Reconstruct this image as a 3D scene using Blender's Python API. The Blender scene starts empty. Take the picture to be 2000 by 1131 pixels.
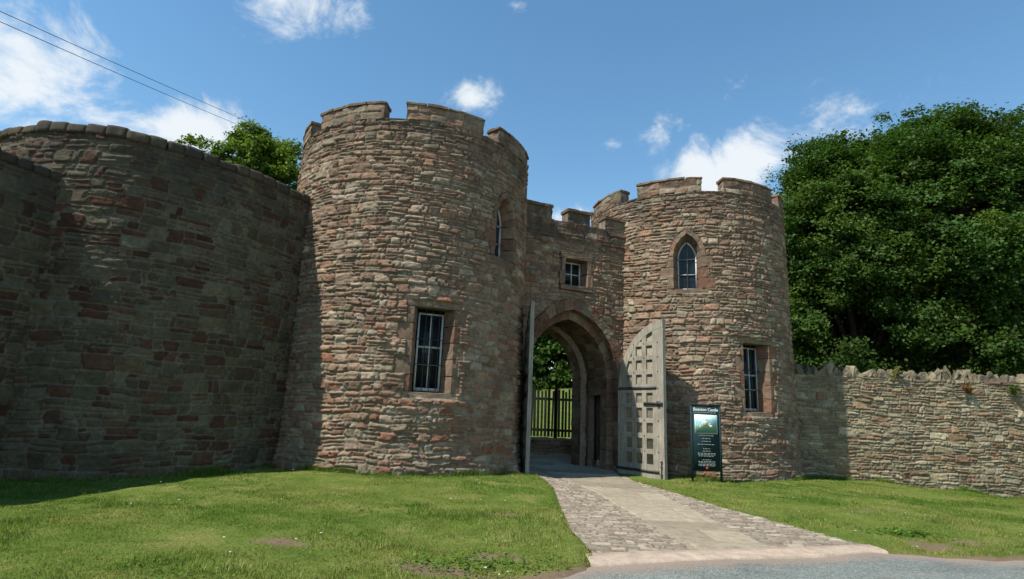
import bpy, bmesh, math, random
import numpy as np
from mathutils import Vector, Matrix

S = bpy.context.scene
COL = S.collection
R = math.radians

# ------------------------------------------------------------------ camera
cam = bpy.data.cameras.new("camera")
cam.sensor_width = 36.0
cam.lens = 1133.0 / 2000.0 * 36.0
cam.clip_start, cam.clip_end = 0.05, 3000
co = bpy.data.objects.new("camera", cam); COL.objects.link(co)
f_ = Vector((0.0, 0.97705167, 0.21300244))
r_ = Vector((0.99911917, -0.00893822, 0.04100002))
u_ = Vector((-0.041963, -0.21281482, 0.97619105))
co.matrix_world = Matrix(((r_.x, u_.x, -f_.x, 0), (r_.y, u_.y, -f_.y, 0), (r_.z, u_.z, -f_.z, 1.5), (0, 0, 0, 1)))
S.camera = co

# ------------------------------------------------------------------ light
SUN_A, SUN_EL = R(55.5), R(55)           # light travels towards +x,+y
sd = Vector((math.sin(SUN_A) * math.cos(SUN_EL), math.cos(SUN_A) * math.cos(SUN_EL), -math.sin(SUN_EL)))
sun = bpy.data.lights.new("sun", 'SUN'); sun.energy = 4.7; sun.angle = R(0.5); sun.color = (1.0, 0.955, 0.88)
so = bpy.data.objects.new("sun", sun); COL.objects.link(so)
so.rotation_euler = sd.to_track_quat('-Z', 'Y').to_euler(); so.location = (-30, -20, 50)
S.view_settings.view_transform = 'Standard'; S.view_settings.look = 'None'
S.view_settings.gamma = 1.0; S.view_settings.use_curve_mapping = False
S.view_settings.exposure = 0.62
S.cycles.max_bounces = 6

W = bpy.data.worlds.new("World"); S.world = W; W.use_nodes = True
nt = W.node_tree; N = nt.nodes; L = nt.links
N.clear()
out = N.new('ShaderNodeOutputWorld'); bg = N.new('ShaderNodeBackground')
sky = N.new('ShaderNodeTexSky'); sky.sky_type = 'NISHITA'; sky.sun_disc = False
sky.sun_elevation = SUN_EL; sky.sun_rotation = math.pi + SUN_A
sky.air_density = 1.15; sky.dust_density = 0.0; sky.ozone_density = 0.55
SKY = 0.118
bg.inputs['Strength'].default_value = SKY
tc = N.new('ShaderNodeTexCoord')
def mth(op, a, b=None, clamp=False, tree=None):
    n = (tree or nt).nodes.new('ShaderNodeMath'); n.operation = op; n.use_clamp = clamp
    for k, v in enumerate((a, b)):
        if v is None: continue
        if isinstance(v, (int, float)): n.inputs[k].default_value = v
        else: (tree or nt).links.new(v, n.inputs[k])
    return n.outputs[0]
def dotv(vec, c):
    n = N.new('ShaderNodeVectorMath'); n.operation = 'DOT_PRODUCT'
    L.new(vec, n.inputs[0]); n.inputs[1].default_value = c
    return n.outputs['Value']
gdir = tc.outputs['Generated']
cn = N.new('ShaderNodeTexNoise'); cn.inputs['Scale'].default_value = 7.0; cn.inputs['Detail'].default_value = 13
cn.inputs['Roughness'].default_value = 0.66; cn.inputs['Distortion'].default_value = 0.35
mp = N.new('ShaderNodeMapping'); mp.inputs['Scale'].default_value = (1, 1, 1.35); mp.inputs['Location'].default_value = (3.1, 1.7, 0.4)
L.new(gdir, mp.inputs['Vector']); L.new(mp.outputs[0], cn.inputs['Vector'])
# direction, half width, half height, tilt (deg), strength
CL = [((-0.355, 0.735, 0.578), .105, .05, 8, 1.0), ((-0.63, 0.675, 0.385), .15, .13, -20, .82),
      ((-0.478, 0.786, 0.392), .10, .05, 12, 1.0), ((-0.0801, 0.8571, 0.5088), .062, .035, 22, .72),
      ((0.1544, 0.8817, 0.4458), .04, .022, 15, .55), ((0.2278, 0.8545, 0.4668), .062, .034, 38, .62),
      ((0.352, 0.845, 0.402), .12, .062, 18, 1.05), ((0.44, 0.80, 0.44), .14, .06, 15, .72), ((0.3216, 0.806, 0.4983), .04, .02, 40, .5),
      ((-0.0106, 0.7835, 0.6213), .04, .02, 0, .5), ((0.10, 0.93, 0.33), .12, .03, 10, .5), ((-0.5,0.83,0.25), .25, .06, 0, .6)]
acc = None
for c, wu, wv, tilt, st in CL:
    c = Vector(c).normalized(); t1 = c.cross(Vector((0, 0, 1))).normalized(); t2 = t1.cross(c)
    ct, sn = math.cos(R(tilt)), math.sin(R(tilt))
    a1 = (t1 * ct + t2 * sn) / wu; a2 = (t2 * ct - t1 * sn) / wv
    d1, d2 = dotv(gdir, a1), dotv(gdir, a2); d0 = dotv(gdir, c)
    e = mth('SQRT', mth('ADD', mth('MULTIPLY', d1, d1), mth('MULTIPLY', d2, d2)))
    m = mth('MULTIPLY', mth('SUBTRACT', 1.0, mth('MULTIPLY', e, 0.62), True), st)
    m = mth('MULTIPLY', m, mth('GREATER_THAN', d0, 0.0))
    acc = m if acc is None else mth('MAXIMUM', acc, m)
dens = mth('ADD', mth('MULTIPLY', acc, 1.15), mth('MULTIPLY', mth('SUBTRACT', cn.outputs['Fac'], 0.5), 2.3))
mr = N.new('ShaderNodeMapRange'); mr.interpolation_type = 'SMOOTHSTEP'
mr.inputs['From Min'].default_value = 0.42; mr.inputs['From Max'].default_value = 1.0; mr.inputs['To Max'].default_value = 0.95
L.new(dens, mr.inputs['Value'])
gate = mth('MULTIPLY', mr.outputs[0], mth('MULTIPLY', acc, 4.0, True))
mx = N.new('ShaderNodeMixRGB'); L.new(gate, mx.inputs['Fac']); 
hs_ = N.new('ShaderNodeHueSaturation'); hs_.inputs['Saturation'].default_value = 1.2; hs_.inputs['Hue'].default_value = .492
L.new(sky.outputs[0], hs_.inputs['Color']); L.new(hs_.outputs[0], mx.inputs['Color1'])
mx.inputs['Color2'].default_value = (4.9, 5.2, 5.4, 1)
L.new(mx.outputs[0], bg.inputs['Color']); L.new(bg.outputs[0], out.inputs['Surface'])

# ------------------------------------------------------------------ numpy noise
def hsh(ix, iy, seed):
    h = (ix.astype(np.int64) * 374761393 + iy.astype(np.int64) * 668265263 + seed * 974634777) & 0xffffffff
    h = ((h ^ (h >> 13)) * 1274126177) & 0xffffffff
    h = ((h ^ (h >> 16)) * 2246822519) & 0xffffffff
    return ((h ^ (h >> 15)) & 0xffffff) / float(0xffffff)
def vn(x, y, seed=0):
    x, y = np.broadcast_arrays(np.asarray(x, float), np.asarray(y, float))
    ix, iy = np.floor(x), np.floor(y); fx, fy = x - ix, y - iy
    fx = fx * fx * (3 - 2 * fx); fy = fy * fy * (3 - 2 * fy)
    a = hsh(ix, iy, seed); b = hsh(ix + 1, iy, seed); c = hsh(ix, iy + 1, seed); d = hsh(ix + 1, iy + 1, seed)
    return (a + (b - a) * fx) * (1 - fy) + (c + (d - c) * fx) * fy - 0.5
def fbm(x, y, seed=0, o=4):
    s, a = 0, 1.0
    for k in range(o):
        s = s + a * vn(x * 2 ** k, y * 2 ** k, seed + k * 17); a *= .5
    return s
def sst(a, b, x):
    t = np.clip((x - a) / (b - a), 0, 1); return t * t * (3 - 2 * t)

# ------------------------------------------------------------------ ground height
HP = np.array([(-12,10,-.1),(-9.7,11.5,-.1),(-8.4,12.3,-.1),(-7,13.8,-.07),(-5.8,15.5,-.02),(-4.5,14.6,0),(-2.3,14.4,0),(-1,15,-.01),(0.0,16.2,-.04),(-4,10,-.07),
 (-8,8,-.12),(-4,6,-.13),(-1,6.6,-.2),(-10,5,-.12),(-6,4,-.16),(.1,10,-.12),(.2,13,-.08),(1.1,7.5,-.2),(3,8.4,-.2),(5.4,9,-.2),(1.2,10,-.2),(1.2,12,-.2),(2.5,12,-.2),(4.5,13,-.2),
 (3,16,-.2),(2.2,18,-.2),(2.3,20,-.2),(3,22,-.17),(1.5,23.8,-.05),(4,24,-.05),(6.5,18.8,-.2),(10,20,-.2),(12.9,22.6,-.32),(16,22.6,-.5),(19,22.6,-.78),
 (24,22.6,-1.05),(7,9,-.22),(10,10,-.27),(12,15,-.3),(8,14,-.2),(16,14,-.45),(20,15,-.7),(0,0,-.2),(5,4,-.22),(12,6,-.33),(-6,0,-.2),(-12,2,-.15),(20,6,-.5),(40,8,-.9),(-40,0,-.1),(0,-20,-.3)])
def hgt(x, y, detail=True):
    x = np.asarray(x, float); y = np.asarray(y, float)
    num = 0; den = 0
    for px, py, pz in HP:
        w = 1.0 / ((x - px) ** 2 + (y - py) ** 2 + 0.35) ** 1.7
        num = num + w * pz; den = den + w
    z = num / den
    inner = sst(24.0, 24.35, y)
    hill = 0.62 + 0.03 * np.clip(y - 24.35, 0, 4) + 4.0 * sst(27, 66, y) * (1 + 0.025 * (x - 4)).clip(.5, 2)
    hill = hill + 0.35 * fbm(x * .08, y * .08, 5, 3) * sst(28, 40, y)
    inner = inner * sst(9.5, 7.5, np.abs(x - 1.5) * (y < 30) )
    z = z + (hill - z) * np.maximum(inner, sst(26, 34, y))
    if detail:
        z = z + 0.05 * fbm(x * .7, y * .7, 9, 3) * sst(30, 10, np.abs(y)) 
    return z

# ------------------------------------------------------------------ object helpers
def link(o, parent=None):
    COL.objects.link(o)
    if parent is not None: o.parent = parent
    return o
def tag(o, label=None, cat=None, group=None, kind=None):
    if label: o["label"] = label
    if cat: o["category"] = cat
    if group: o["group"] = group
    if kind: o["kind"] = kind
    return o
def empty(name, loc=(0, 0, 0)):
    o = bpy.data.objects.new(name, None); o.empty_display_size = .3
    COL.objects.link(o); o["base"] = list(loc); return o
def mesh_np(name, V, Q, mat, parent=None, col=None, smooth=True, tri=False, uv2=None):
    V = np.ascontiguousarray(V, np.float32); Q = np.ascontiguousarray(Q, np.int32)
    n = Q.shape[1]
    me = bpy.data.meshes.new(name)
    me.vertices.add(len(V)); me.vertices.foreach_set("co", V.ravel())
    me.loops.add(Q.size); me.loops.foreach_set("vertex_index", Q.ravel())
    me.polygons.add(len(Q)); me.polygons.foreach_set("loop_start", np.arange(0, Q.size, n, dtype=np.int32))
    if smooth: me.polygons.foreach_set("use_smooth", np.ones(len(Q), bool))
    if col is not None:
        a = me.attributes.new("col", 'FLOAT_COLOR', 'POINT')
        c = np.ones((len(V), 4), np.float32); c[:, :col.shape[1]] = col; a.data.foreach_set("color", c.ravel())
    me.update(calc_edges=True); me.validate()
    me.materials.append(mat)
    return link(bpy.data.objects.new(name, me), parent)
def bm_obj(name, bm, mat, parent=None, smooth=False, col=None):
    bmesh.ops.recalc_face_normals(bm, faces=bm.faces)
    me = bpy.data.meshes.new(name); bm.to_mesh(me); bm.free()
    if smooth:
        for p in me.polygons: p.use_smooth = True
    me.materials.append(mat)
    if col is not None:
        a = me.attributes.new("col", 'FLOAT_COLOR', 'POINT')
        c = np.ones((len(me.vertices), 4), np.float32); c[:, :3] = col; a.data.foreach_set("color", c.ravel())
    return link(bpy.data.objects.new(name, me), parent)
def grid_quads(nv, nu, keep=None, off=0):
    i = np.arange(nv * nu).reshape(nv, nu)
    q = np.stack([i[:-1, :-1], i[:-1, 1:], i[1:, 1:], i[1:, :-1]], -1).reshape(-1, 4)
    if keep is not None: q = q[keep.ravel()]
    return q + off
class MB:
    """collects vertices and quads for one mesh"""
    def __init__(s): s.V = []; s.Q = []; s.C = []; s.n = 0
    def add(s, V, Q, c=None):
        V = np.asarray(V, float).reshape(-1, 3); s.V.append(V); s.Q.append(np.asarray(Q) + s.n); s.n += len(V)
        s.C.append(np.broadcast_to(np.asarray((.25, .2, .16, 0) if c is None else c, float), (len(V), 4)) if np.ndim(c) < 2 else c)
    def grid(s, P, keep=None, c=None):
        nv, nu = P.shape[:2]
        s.add(P.reshape(-1, 3), grid_quads(nv, nu, keep), c if c is None or np.ndim(c) == 1 else c.reshape(-1, c.shape[-1]))
    def box(s, lo, hi, c=None, fn=None):
        x0, y0, z0 = lo; x1, y1, z1 = hi
        V = np.array([(x0,y0,z0),(x1,y0,z0),(x1,y1,z0),(x0,y1,z0),(x0,y0,z1),(x1,y0,z1),(x1,y1,z1),(x0,y1,z1)], float)
        if fn: V = np.array([fn(*v) for v in V])
        s.add(V, [(0,3,2,1),(4,5,6,7),(0,1,5,4),(1,2,6,5),(2,3,7,6),(3,0,4,7)], c)
    def build(s, name, mat, parent=None, smooth=True):
        return mesh_np(name, np.concatenate(s.V), np.concatenate(s.Q), mat, parent, np.concatenate(s.C), smooth)
def tube_mb(mb, pts, rad, sides=7, c=None):
    pts = [Vector(p) for p in pts]; n = len(pts)
    rad = rad if hasattr(rad, '__len__') else [rad] * n
    V = []
    for i, p in enumerate(pts):
        d = (pts[min(i + 1, n - 1)] - pts[max(i - 1, 0)]).normalized()
        a = d.orthogonal().normalized() if abs(d.z) > .95 else d.cross(Vector((0, 0, 1))).normalized(); b = d.cross(a)
        for k in range(sides):
            t = 2 * math.pi * k / sides
            V.append(p + (a * math.cos(t) + b * math.sin(t)) * rad[i])
    Q = []
    for i in range(n - 1):
        for k in range(sides):
            Q.append((i*sides+k, i*sides+(k+1) % sides, (i+1)*sides+(k+1) % sides, (i+1)*sides+k))
    mb.add([tuple(v) for v in V], Q, c)

# ------------------------------------------------------------------ materials
def new_mat(name, rough=0.9, spec=0.2):
    m = bpy.data.materials.new(name); m.use_nodes = True
    b = m.node_tree.nodes['Principled BSDF']; b.inputs['Roughness'].default_value = rough
    b.inputs['Specular IOR Level'].default_value = spec
    return m, m.node_tree, b
def noise(t, scale, detail=4, rough=.55, vec=None, dist=0):
    n = t.nodes.new('ShaderNodeTexNoise'); n.inputs['Scale'].default_value = scale; n.inputs['Detail'].default_value = detail
    n.inputs['Roughness'].default_value = rough; n.inputs['Distortion'].default_value = dist
    if vec is None:
        vec = t.nodes.new('ShaderNodeTexCoord').outputs['Object']
    t.links.new(vec, n.inputs['Vector']); return n.outputs['Fac']
def ramp(t, fac, stops):
    r = t.nodes.new('ShaderNodeValToRGB'); t.links.new(fac, r.inputs['Fac'])
    e = r.color_ramp.elements
    while len(e) < len(stops): e.new(.5)
    for k, (p, c) in enumerate(stops):
        e[k].position = p; e[k].color = (c, c, c, 1) if isinstance(c, (int, float)) else (*c, 1)
    return r.outputs['Color']
def mix(t, fac, a, b, mode='MIX'):
    n = t.nodes.new('ShaderNodeMixRGB'); n.blend_type = mode
    for k, v in (('Fac', fac), ('Color1', a), ('Color2', b)):
        if isinstance(v, (int, float)): n.inputs[k].default_value = v
        elif isinstance(v, tuple): n.inputs[k].default_value = (*v, 1)
        else: t.links.new(v, n.inputs[k])
    return n.outputs[0]
def bump(t, b, h, strength=.5, dist=.01):
    n = t.nodes.new('ShaderNodeBump'); n.inputs['Strength'].default_value = strength; n.inputs['Distance'].default_value = dist
    t.links.new(h, n.inputs['Height']); t.links.new(n.outputs[0], b.inputs['Normal'])
def objv(t, scale=(1, 1, 1)):
    c = t.nodes.new('ShaderNodeTexCoord'); m = t.nodes.new('ShaderNodeMapping'); m.inputs['Scale'].default_value = scale
    t.links.new(c.outputs['Object'], m.inputs['Vector']); return m.outputs[0]

def stone_mat(name, gain=1.0, lichen=.25):
    m, t, b = new_mat(name, .93, .12)
    a = t.nodes.new('ShaderNodeAttribute'); a.attribute_name = 'col'
    c = a.outputs['Color']
    n1 = noise(t, 9, 6, .65); n2 = noise(t, 1.3, 4, .6); n3 = noise(t, 38, 5, .7)
    c = mix(t, 1.0, c, ramp(t, n1, [(.25, .62 * gain), (.75, 1.35 * gain)]), 'MULTIPLY')
    c = mix(t, 1.0, c, ramp(t, n2, [(.3, .78), (.7, 1.18)]), 'MULTIPLY')
    c = mix(t, 1.0, c, ramp(t, n3, [(.3, .75), (.7, 1.22)]), 'MULTIPLY')
    lm = mth('MULTIPLY', ramp(t, noise(t, 3.1, 8, .72), [(.56, 0.0), (.66, 1.0)]), lichen, tree=t)
    c = mix(t, lm, c, (.215, .205, .155))
    # water stain / black weathering carried in alpha of the attribute
    st = mth('MULTIPLY', a.outputs['Alpha'], ramp(t, noise(t, 2.2, 6, .7, objv(t, (1, 1, .35))), [(.35, 0.0), (.6, 1.0)]), tree=t)
    c = mix(t, mth('MULTIPLY', st, .85, tree=t), c, (.045, .042, .035))
    t.links.new(c, b.inputs['Base Color'])
    hh = mix(t, .5, noise(t, 22, 8, .72), noise(t, 70, 4, .6))
    bump(t, b, hh, .75, .03)
    return m
def flat_mat(name, c, rough=.6, spec=.3, var=.15, nscale=12, bmp=0, metal=0):
    m, t, b = new_mat(name, rough, spec)
    n = noise(t, nscale, 5, .6)
    cc = mix(t, 1.0, c, ramp(t, n, [(.3, 1 - var), (.7, 1 + var)]), 'MULTIPLY')
    t.links.new(cc, b.inputs['Base Color']); b.inputs['Metallic'].default_value = metal
    if bmp: bump(t, b, n, bmp, .01)
    return m
MAT = {}
MAT['tower'] = stone_mat('sandstone_rubble', 1.0)
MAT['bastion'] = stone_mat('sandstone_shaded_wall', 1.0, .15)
MAT['dressed'] = stone_mat('dressed_sandstone', 1.0, .2)
MAT['fieldstone'] = stone_mat('field_stone', 1.05, .3)
MAT['white'] = flat_mat('white_paint', (.43, .435, .41), .5, .3, .16)
MAT['iron'] = flat_mat('black_iron', (.022, .023, .026), .55, .4, .3, 30, .2)
MAT['signpaint'] = flat_mat('dark_green_paint', (.010, .030, .034), .7, .2, .1)
MAT['lettering'] = flat_mat('cream_lettering', (.80, .81, .74), .6, .2, .03)
MAT['lettersmall'] = flat_mat('dull_lettering', (.22, .25, .23), .6, .2, .03)
MAT['redsquare'] = flat_mat('red_emblem', (.5, .05, .035), .6, .2, .03)
MAT['cable'] = flat_mat('cable_black', (.02, .02, .02), .6, .2, .1)
m, t, b = new_mat('window_glass', .06, .22)
t.links.new(mix(t, 1.0, (.012, .016, .02), ramp(t, noise(t, 3, 2), [(.3, .6), (.7, 1.4)]), 'MULTIPLY'), b.inputs['Base Color']); MAT['glass'] = m
bump(t, b, noise(t, 2.5, 2), .06, .05)
m, t, b = new_mat('picture_print', .7, .15)
tcn = objv(t, (1, 1, 1)); sx = t.nodes.new('ShaderNodeSeparateXYZ'); t.links.new(t.nodes.new('ShaderNodeTexCoord').outputs['Generated'], sx.inputs[0])
skyc = ramp(t, mth('ADD', sx.outputs['Z'], mth('MULTIPLY', mth('SUBTRACT', noise(t, 5, 4), .5, tree=t), .5, tree=t), tree=t),
            [(.12, (.13, .26, .19)), (.36, (.22, .38, .31)), (.5, (.34, .52, .48)), (.68, (.20, .44, .50)), (.82, (.46, .62, .58)), (1, (.60, .70, .52))])
t.links.new(skyc, b.inputs['Base Color']); MAT['picture'] = m
MAT['printstone'] = flat_mat('printed_ruin', (.50, .52, .38), .4, .4, .3, 14)
# weathered oak
m, t, b = new_mat('weathered_oak', .85, .15)
g = noise(t, 6, 6, .65, objv(t, (9, 9, .45)), .4)
c = ramp(t, g, [(.32, (.15, .132, .10)), (.5, (.262, .237, .187)), (.68, (.36, .335, .275))])
c = mix(t, 1.0, c, ramp(t, noise(t, 1.7, 3), [(.3, .8), (.7, 1.15)]), 'MULTIPLY')
t.links.new(c, b.inputs['Base Color']); bump(t, b, g, .4, .01); MAT['oak'] = m
MAT['panelwood'] = flat_mat('door_plank', (.245, .215, .155), .9, .1, .25, 9, .3)
MAT['darkwood'] = flat_mat('dark_fence_wood', (.075, .062, .045), .9, .1, .35, 14, .3)
MAT['palewood'] = flat_mat('pale_fence_wood', (.20, .17, .10), .9, .1, .3, 14, .3)
MAT['bark'] = flat_mat('bark', (.035, .028, .021), .95, .1, .4, 6, .6)
MAT['soil'] = flat_mat('bare_soil', (.15, .10, .07), .95, .1, .3, 12, .5)
# lawn
m, t, b = new_mat('lawn_ground', .95, .1)
c = ramp(t, noise(t, 1.1, 6, .65), [(.3, (.062, .100, .014)), (.5, (.10, .135, .024)), (.68, (.17, .17, .05))])
c = mix(t, 1.0, c, ramp(t, noise(t, 28, 6, .7), [(.3, .55), (.7, 1.4)]), 'MULTIPLY')
a = t.nodes.new('ShaderNodeAttribute'); a.attribute_name = 'col'
sxx = t.nodes.new('ShaderNodeSeparateColor'); t.links.new(a.outputs['Color'], sxx.inputs[0])
c = mix(t, sxx.outputs[0], c, mix(t, noise(t, 14, 6), (.10, .065, .042), (.22, .155, .105)))
t.links.new(c, b.inputs['Base Color']); bump(t, b, noise(t, 34, 6, .7), .8, .03); MAT['lawn'] = m
def leaf_mat(name, trans=.35, spec=.25):
    m, t, b = new_mat(name, .55, spec)
    a = t.nodes.new('ShaderNodeAttribute'); a.attribute_name = 'col'
    t.links.new(a.outputs['Color'], b.inputs['Base Color'])
    tr = t.nodes.new('ShaderNodeBsdfTranslucent'); ms = t.nodes.new('ShaderNodeMixShader'); ms.inputs[0].default_value = trans
    t.links.new(mix(t, 1.0, a.outputs['Color'], (1.25, 1.45, .5), 'MULTIPLY'), tr.inputs['Color'])
    t.links.new(b.outputs[0], ms.inputs[1]); t.links.new(tr.outputs[0], ms.inputs[2])
    t.links.new(ms.outputs[0], t.nodes['Material Output'].inputs['Surface']); return m
MAT['grass'] = leaf_mat('grass_blade', .3, .15)
MAT['leaf'] = leaf_mat('tree_leaf', .3, .12)
# road
m, t, b = new_mat('asphalt', .8, .3)
v = t.nodes.new('ShaderNodeTexVoronoi'); v.inputs['Scale'].default_value = 70
t.links.new(t.nodes.new('ShaderNodeTexCoord').outputs['Object'], v.inputs['Vector'])
sv = t.nodes.new('ShaderNodeSeparateColor'); t.links.new(v.outputs['Color'], sv.inputs[0])
c = ramp(t, sv.outputs[0], [(.0, (.082, .098, .086)), (.55, (.132, .15, .133)), (.97, (.25, .262, .235))])
c = mix(t, 1.0, c, ramp(t, noise(t, 1.6, 7, .68, objv(t, (.45, 1, 1))), [(.3, .72), (.7, 1.2)]), 'MULTIPLY')
a = t.nodes.new('ShaderNodeAttribute'); a.attribute_name = 'col'
sxx = t.nodes.new('ShaderNodeSeparateColor'); t.links.new(a.outputs['Color'], sxx.inputs[0])
em = mth('ADD', sxx.outputs[0], mth('MULTIPLY', mth('SUBTRACT', noise(t, 3.5, 6, .7), .5, tree=t), 1.2, tree=t), True, tree=t)
c = mix(t, mth('MULTIPLY', em, .85, tree=t), c, mix(t, noise(t, 40, 4), (.17, .115, .08), (.34, .25, .19)))
t.links.new(c, b.inputs['Base Color']); bump(t, b, v.outputs['Distance'], .5, .008); MAT['road'] = m
# paving
m, t, b = new_mat('sandstone_paving', .9, .15)
a = t.nodes.new('ShaderNodeAttribute'); a.attribute_name = 'col'
c = mix(t, 1.0, a.outputs['Color'], ramp(t, noise(t, 5, 7, .68), [(.28, .72), (.72, 1.28)]), 'MULTIPLY')
c = mix(t, 1.0, c, ramp(t, noise(t, 60, 4, .6), [(.3, .8), (.7, 1.2)]), 'MULTIPLY')
t.links.new(c, b.inputs['Base Color']); bump(t, b, noise(t, 30, 7, .7), .5, .012); MAT['paving'] = m

# ------------------------------------------------------------------ masonry height field
def rubble(Sx, Z, seed, bh=(.2, .38), cw=(.25, .62), lay=(.25, .45, .3), hs=.35, mort=.011, depth=(.018, .05), rough=1.0, warp=1.0):
    """random coursed rubble over (s,z): returns relief (m), per-stone randoms (4), mortar mask, stone base height"""
    rg = np.random.default_rng(seed)
    Zw = Z + warp * (.10 * vn(Sx * .55, Z * .5, seed) + .045 * vn(Sx * 2.1, Z * 1.5, seed + 1) + .018 * vn(Sx * 7, Z * 7, seed + 2))
    Sw = Sx + warp * (.05 * vn(Sx * 2, Z * 3, seed + 3) + .022 * vn(Sx * 9, Z * 9, seed + 4))
    z = Zw.min() - .5; zb = [z]
    while z < Zw.max() + .5: z += rg.uniform(*bh); zb.append(z)
    zb = np.array(zb); bi = np.clip(np.searchsorted(zb, Zw) - 1, 0, len(zb) - 2)
    lev = np.floor((Zw - zb[bi]) / (zb[bi + 1] - zb[bi]) * 2.6)
    Sw = Sw + (.13 * warp * vn(Sw * 2.3 + 31.7 * lev, bi * 3.0 + .37 * lev, seed + 9) if warp >= 1 else 0)
    s0m, s1m = Sw.min() - 1, Sw.max() + 1
    S0, S1, ZH = [], [], []; gi = np.zeros(Sx.shape, np.int64)
    base = 0
    for k in range(len(zb) - 1):
        H = zb[k + 1] - zb[k]; nmax = int((s1m - s0m) / cw[0]) + 3
        wd = rg.uniform(cw[0], cw[1], nmax) * (0.75 + .5 * H / bh[1]); e = s0m - rg.uniform(0, .5) + np.concatenate([[0], np.cumsum(wd)])
        mk = bi == k
        if mk.any():
            gi[mk] = base + np.clip(np.searchsorted(e, Sw[mk]) - 1, 0, nmax - 1)
        S0.append(e[:-1]); S1.append(e[1:]); ZH.append(np.full(nmax, H)); base += nmax
    S0 = np.concatenate(S0); S1 = np.concatenate(S1); ZH = np.concatenate(ZH); n = len(S0)
    u = rg.random(n); nl = np.where(u < lay[0], 1, np.where(u < lay[0] + lay[1], 2, 3))
    nl = np.where((ZH < .2) & (nl == 3), 2, nl)
    f1 = np.where(nl == 1, 9, np.where(nl == 2, rg.uniform(.3, .7, n), rg.uniform(.22, .42, n)))
    f2 = np.where(nl == 3, rg.uniform(.55, .78, n), 9)
    tl = rg.uniform(-.25, .25, n); 
    s0, s1, H = S0[gi], S1[gi], ZH[gi]
    t = (Zw - zb[bi]) / H
    tt = t + tl[gi] * (Sw - (s0 + s1) / 2) * (nl[gi] > 1) * np.minimum(1, 4 * t * (1 - t))
    ly = (tt > f1[gi]).astype(np.int64) + (tt > f2[gi])
    l0 = np.where(ly == 0, 0, np.where(ly == 1, f1[gi], f2[gi]))
    l1 = np.where(ly == 0, np.minimum(f1[gi], 1), np.where(ly == 1, np.minimum(f2[gi], 1), 1))
    li = gi * 3 + ly
    hf = rg.random(n * 3) < hs; hp = rg.uniform(.3, .7, n * 3); sl = rg.uniform(-.15, .15, n * 3)
    mid = s0 + (s1 - s0) * hp[li] + sl[li] * (tt - .5) * .4
    half = (Sw > mid).astype(np.int64); fl = hf[li]
    a0 = np.where(fl & (half == 1), mid, s0); a1 = np.where(fl & (half == 0), mid, s1)
    half = half * fl
    si = li * 2 + half; ns = n * 6
    dx = np.minimum(Sw - a0, a1 - Sw); dz = np.minimum(tt - l0, l1 - tt) * H
    cr = rg.uniform(.015, .06, ns)[si]
    d = cr - np.hypot(np.maximum(cr - dx, 0), np.maximum(cr - dz, 0)); d = np.where((dx > cr) | (dz > cr), np.minimum(np.minimum(dx, dz), np.where((dx < cr) | (dz < cr), 9, 9)), d)
    d = np.minimum(d, np.minimum(dx, dz))
    mw = mort * (.6 + .9 * (vn(Sx * 3, Z * 3, seed + 8) + .5))
    bev = rg.uniform(.012, .045, ns)[si]
    tq = np.clip((d - mw) / bev, 0, 1); prof = 1 - (1 - tq) ** 2
    dep = rg.uniform(depth[0], depth[1], ns)[si]
    hz = l0 * 0 + (tt - (l0 + l1) / 2) * H
    til = rg.normal(0, .16, ns)[si] * hz + rg.normal(0, .07, ns)[si] * (Sw - (a0 + a1) / 2)
    nz = rough * (.020 * fbm(Sx * 5, Z * 13, seed + 11, 4) + .010 * fbm(Sx * 18, Z * 24, seed + 13, 3) + .012 * np.abs(vn(Sx * 6 + si % 97, Z * 9, seed + 14)))
    Hh = prof * (dep + np.clip(til, -.025, .025) * min(1, rough) + nz) + .004 * vn(Sx * 30, Z * 30, seed + 5)
    rr = rg.random((ns, 4)); mort_m = 1 - sst(mw * .6, mw * 1.5 + .004, d)
    return Hh, rr[si], mort_m, zb[bi]
PAL_T = np.array([(.225,.165,.118),(.20,.143,.10),(.235,.185,.132),(.205,.132,.09),(.165,.118,.082),(.20,.175,.122),(.262,.22,.165),(.185,.135,.095)])
PAL_L = np.array([(.215,.15,.104),(.195,.12,.082),(.225,.17,.12),(.20,.104,.068),(.165,.10,.07),(.20,.17,.12),(.25,.20,.15),(.175,.112,.078)])
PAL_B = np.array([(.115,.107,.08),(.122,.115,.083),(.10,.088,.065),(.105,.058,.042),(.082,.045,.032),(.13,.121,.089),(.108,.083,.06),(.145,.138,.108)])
PAL_F = np.array([(.235,.205,.15),(.205,.178,.128),(.255,.23,.175),(.22,.158,.11),(.185,.152,.112),(.24,.207,.147),(.275,.25,.195),(.205,.137,.094)])
PAL_C = np.array([(.245,.20,.145),(.22,.18,.135),(.262,.222,.165),(.225,.175,.132),(.195,.162,.122),(.275,.235,.178)])
MORT = np.array((.20, .172, .128))
MORT_DARK = np.array((.105, .088, .062))
PAL_T = PAL_T * np.array((1.14, 1.06, 1.0)); PAL_B = PAL_B * np.array((.76, .70, .58)); PAL_L = PAL_L * np.array((1.07, 1.02, .97)); PAL_F = PAL_F * np.array((1.06, .99, .84))  # bastion stone colours darkened further, putting deeper shade into the left walls
def stone_cols(rr, mm, pal, pal2=None, f2=None, mort=MORT, stain=None, mk=.85):
    k = (rr[..., 0] * len(pal)).astype(int).clip(0, len(pal) - 1); c = pal[k]
    if pal2 is not None: c = np.where((rr[..., 2] < f2)[..., None], pal2[k], c)
    c = c * (.78 + .46 * rr[..., 1:2])
    c = c + (mort - c) * (mm * mk)[..., None]
    st = np.zeros(c.shape[:-1]) if stain is None else stain
    return np.concatenate([c, st[..., None]], -1)

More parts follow.
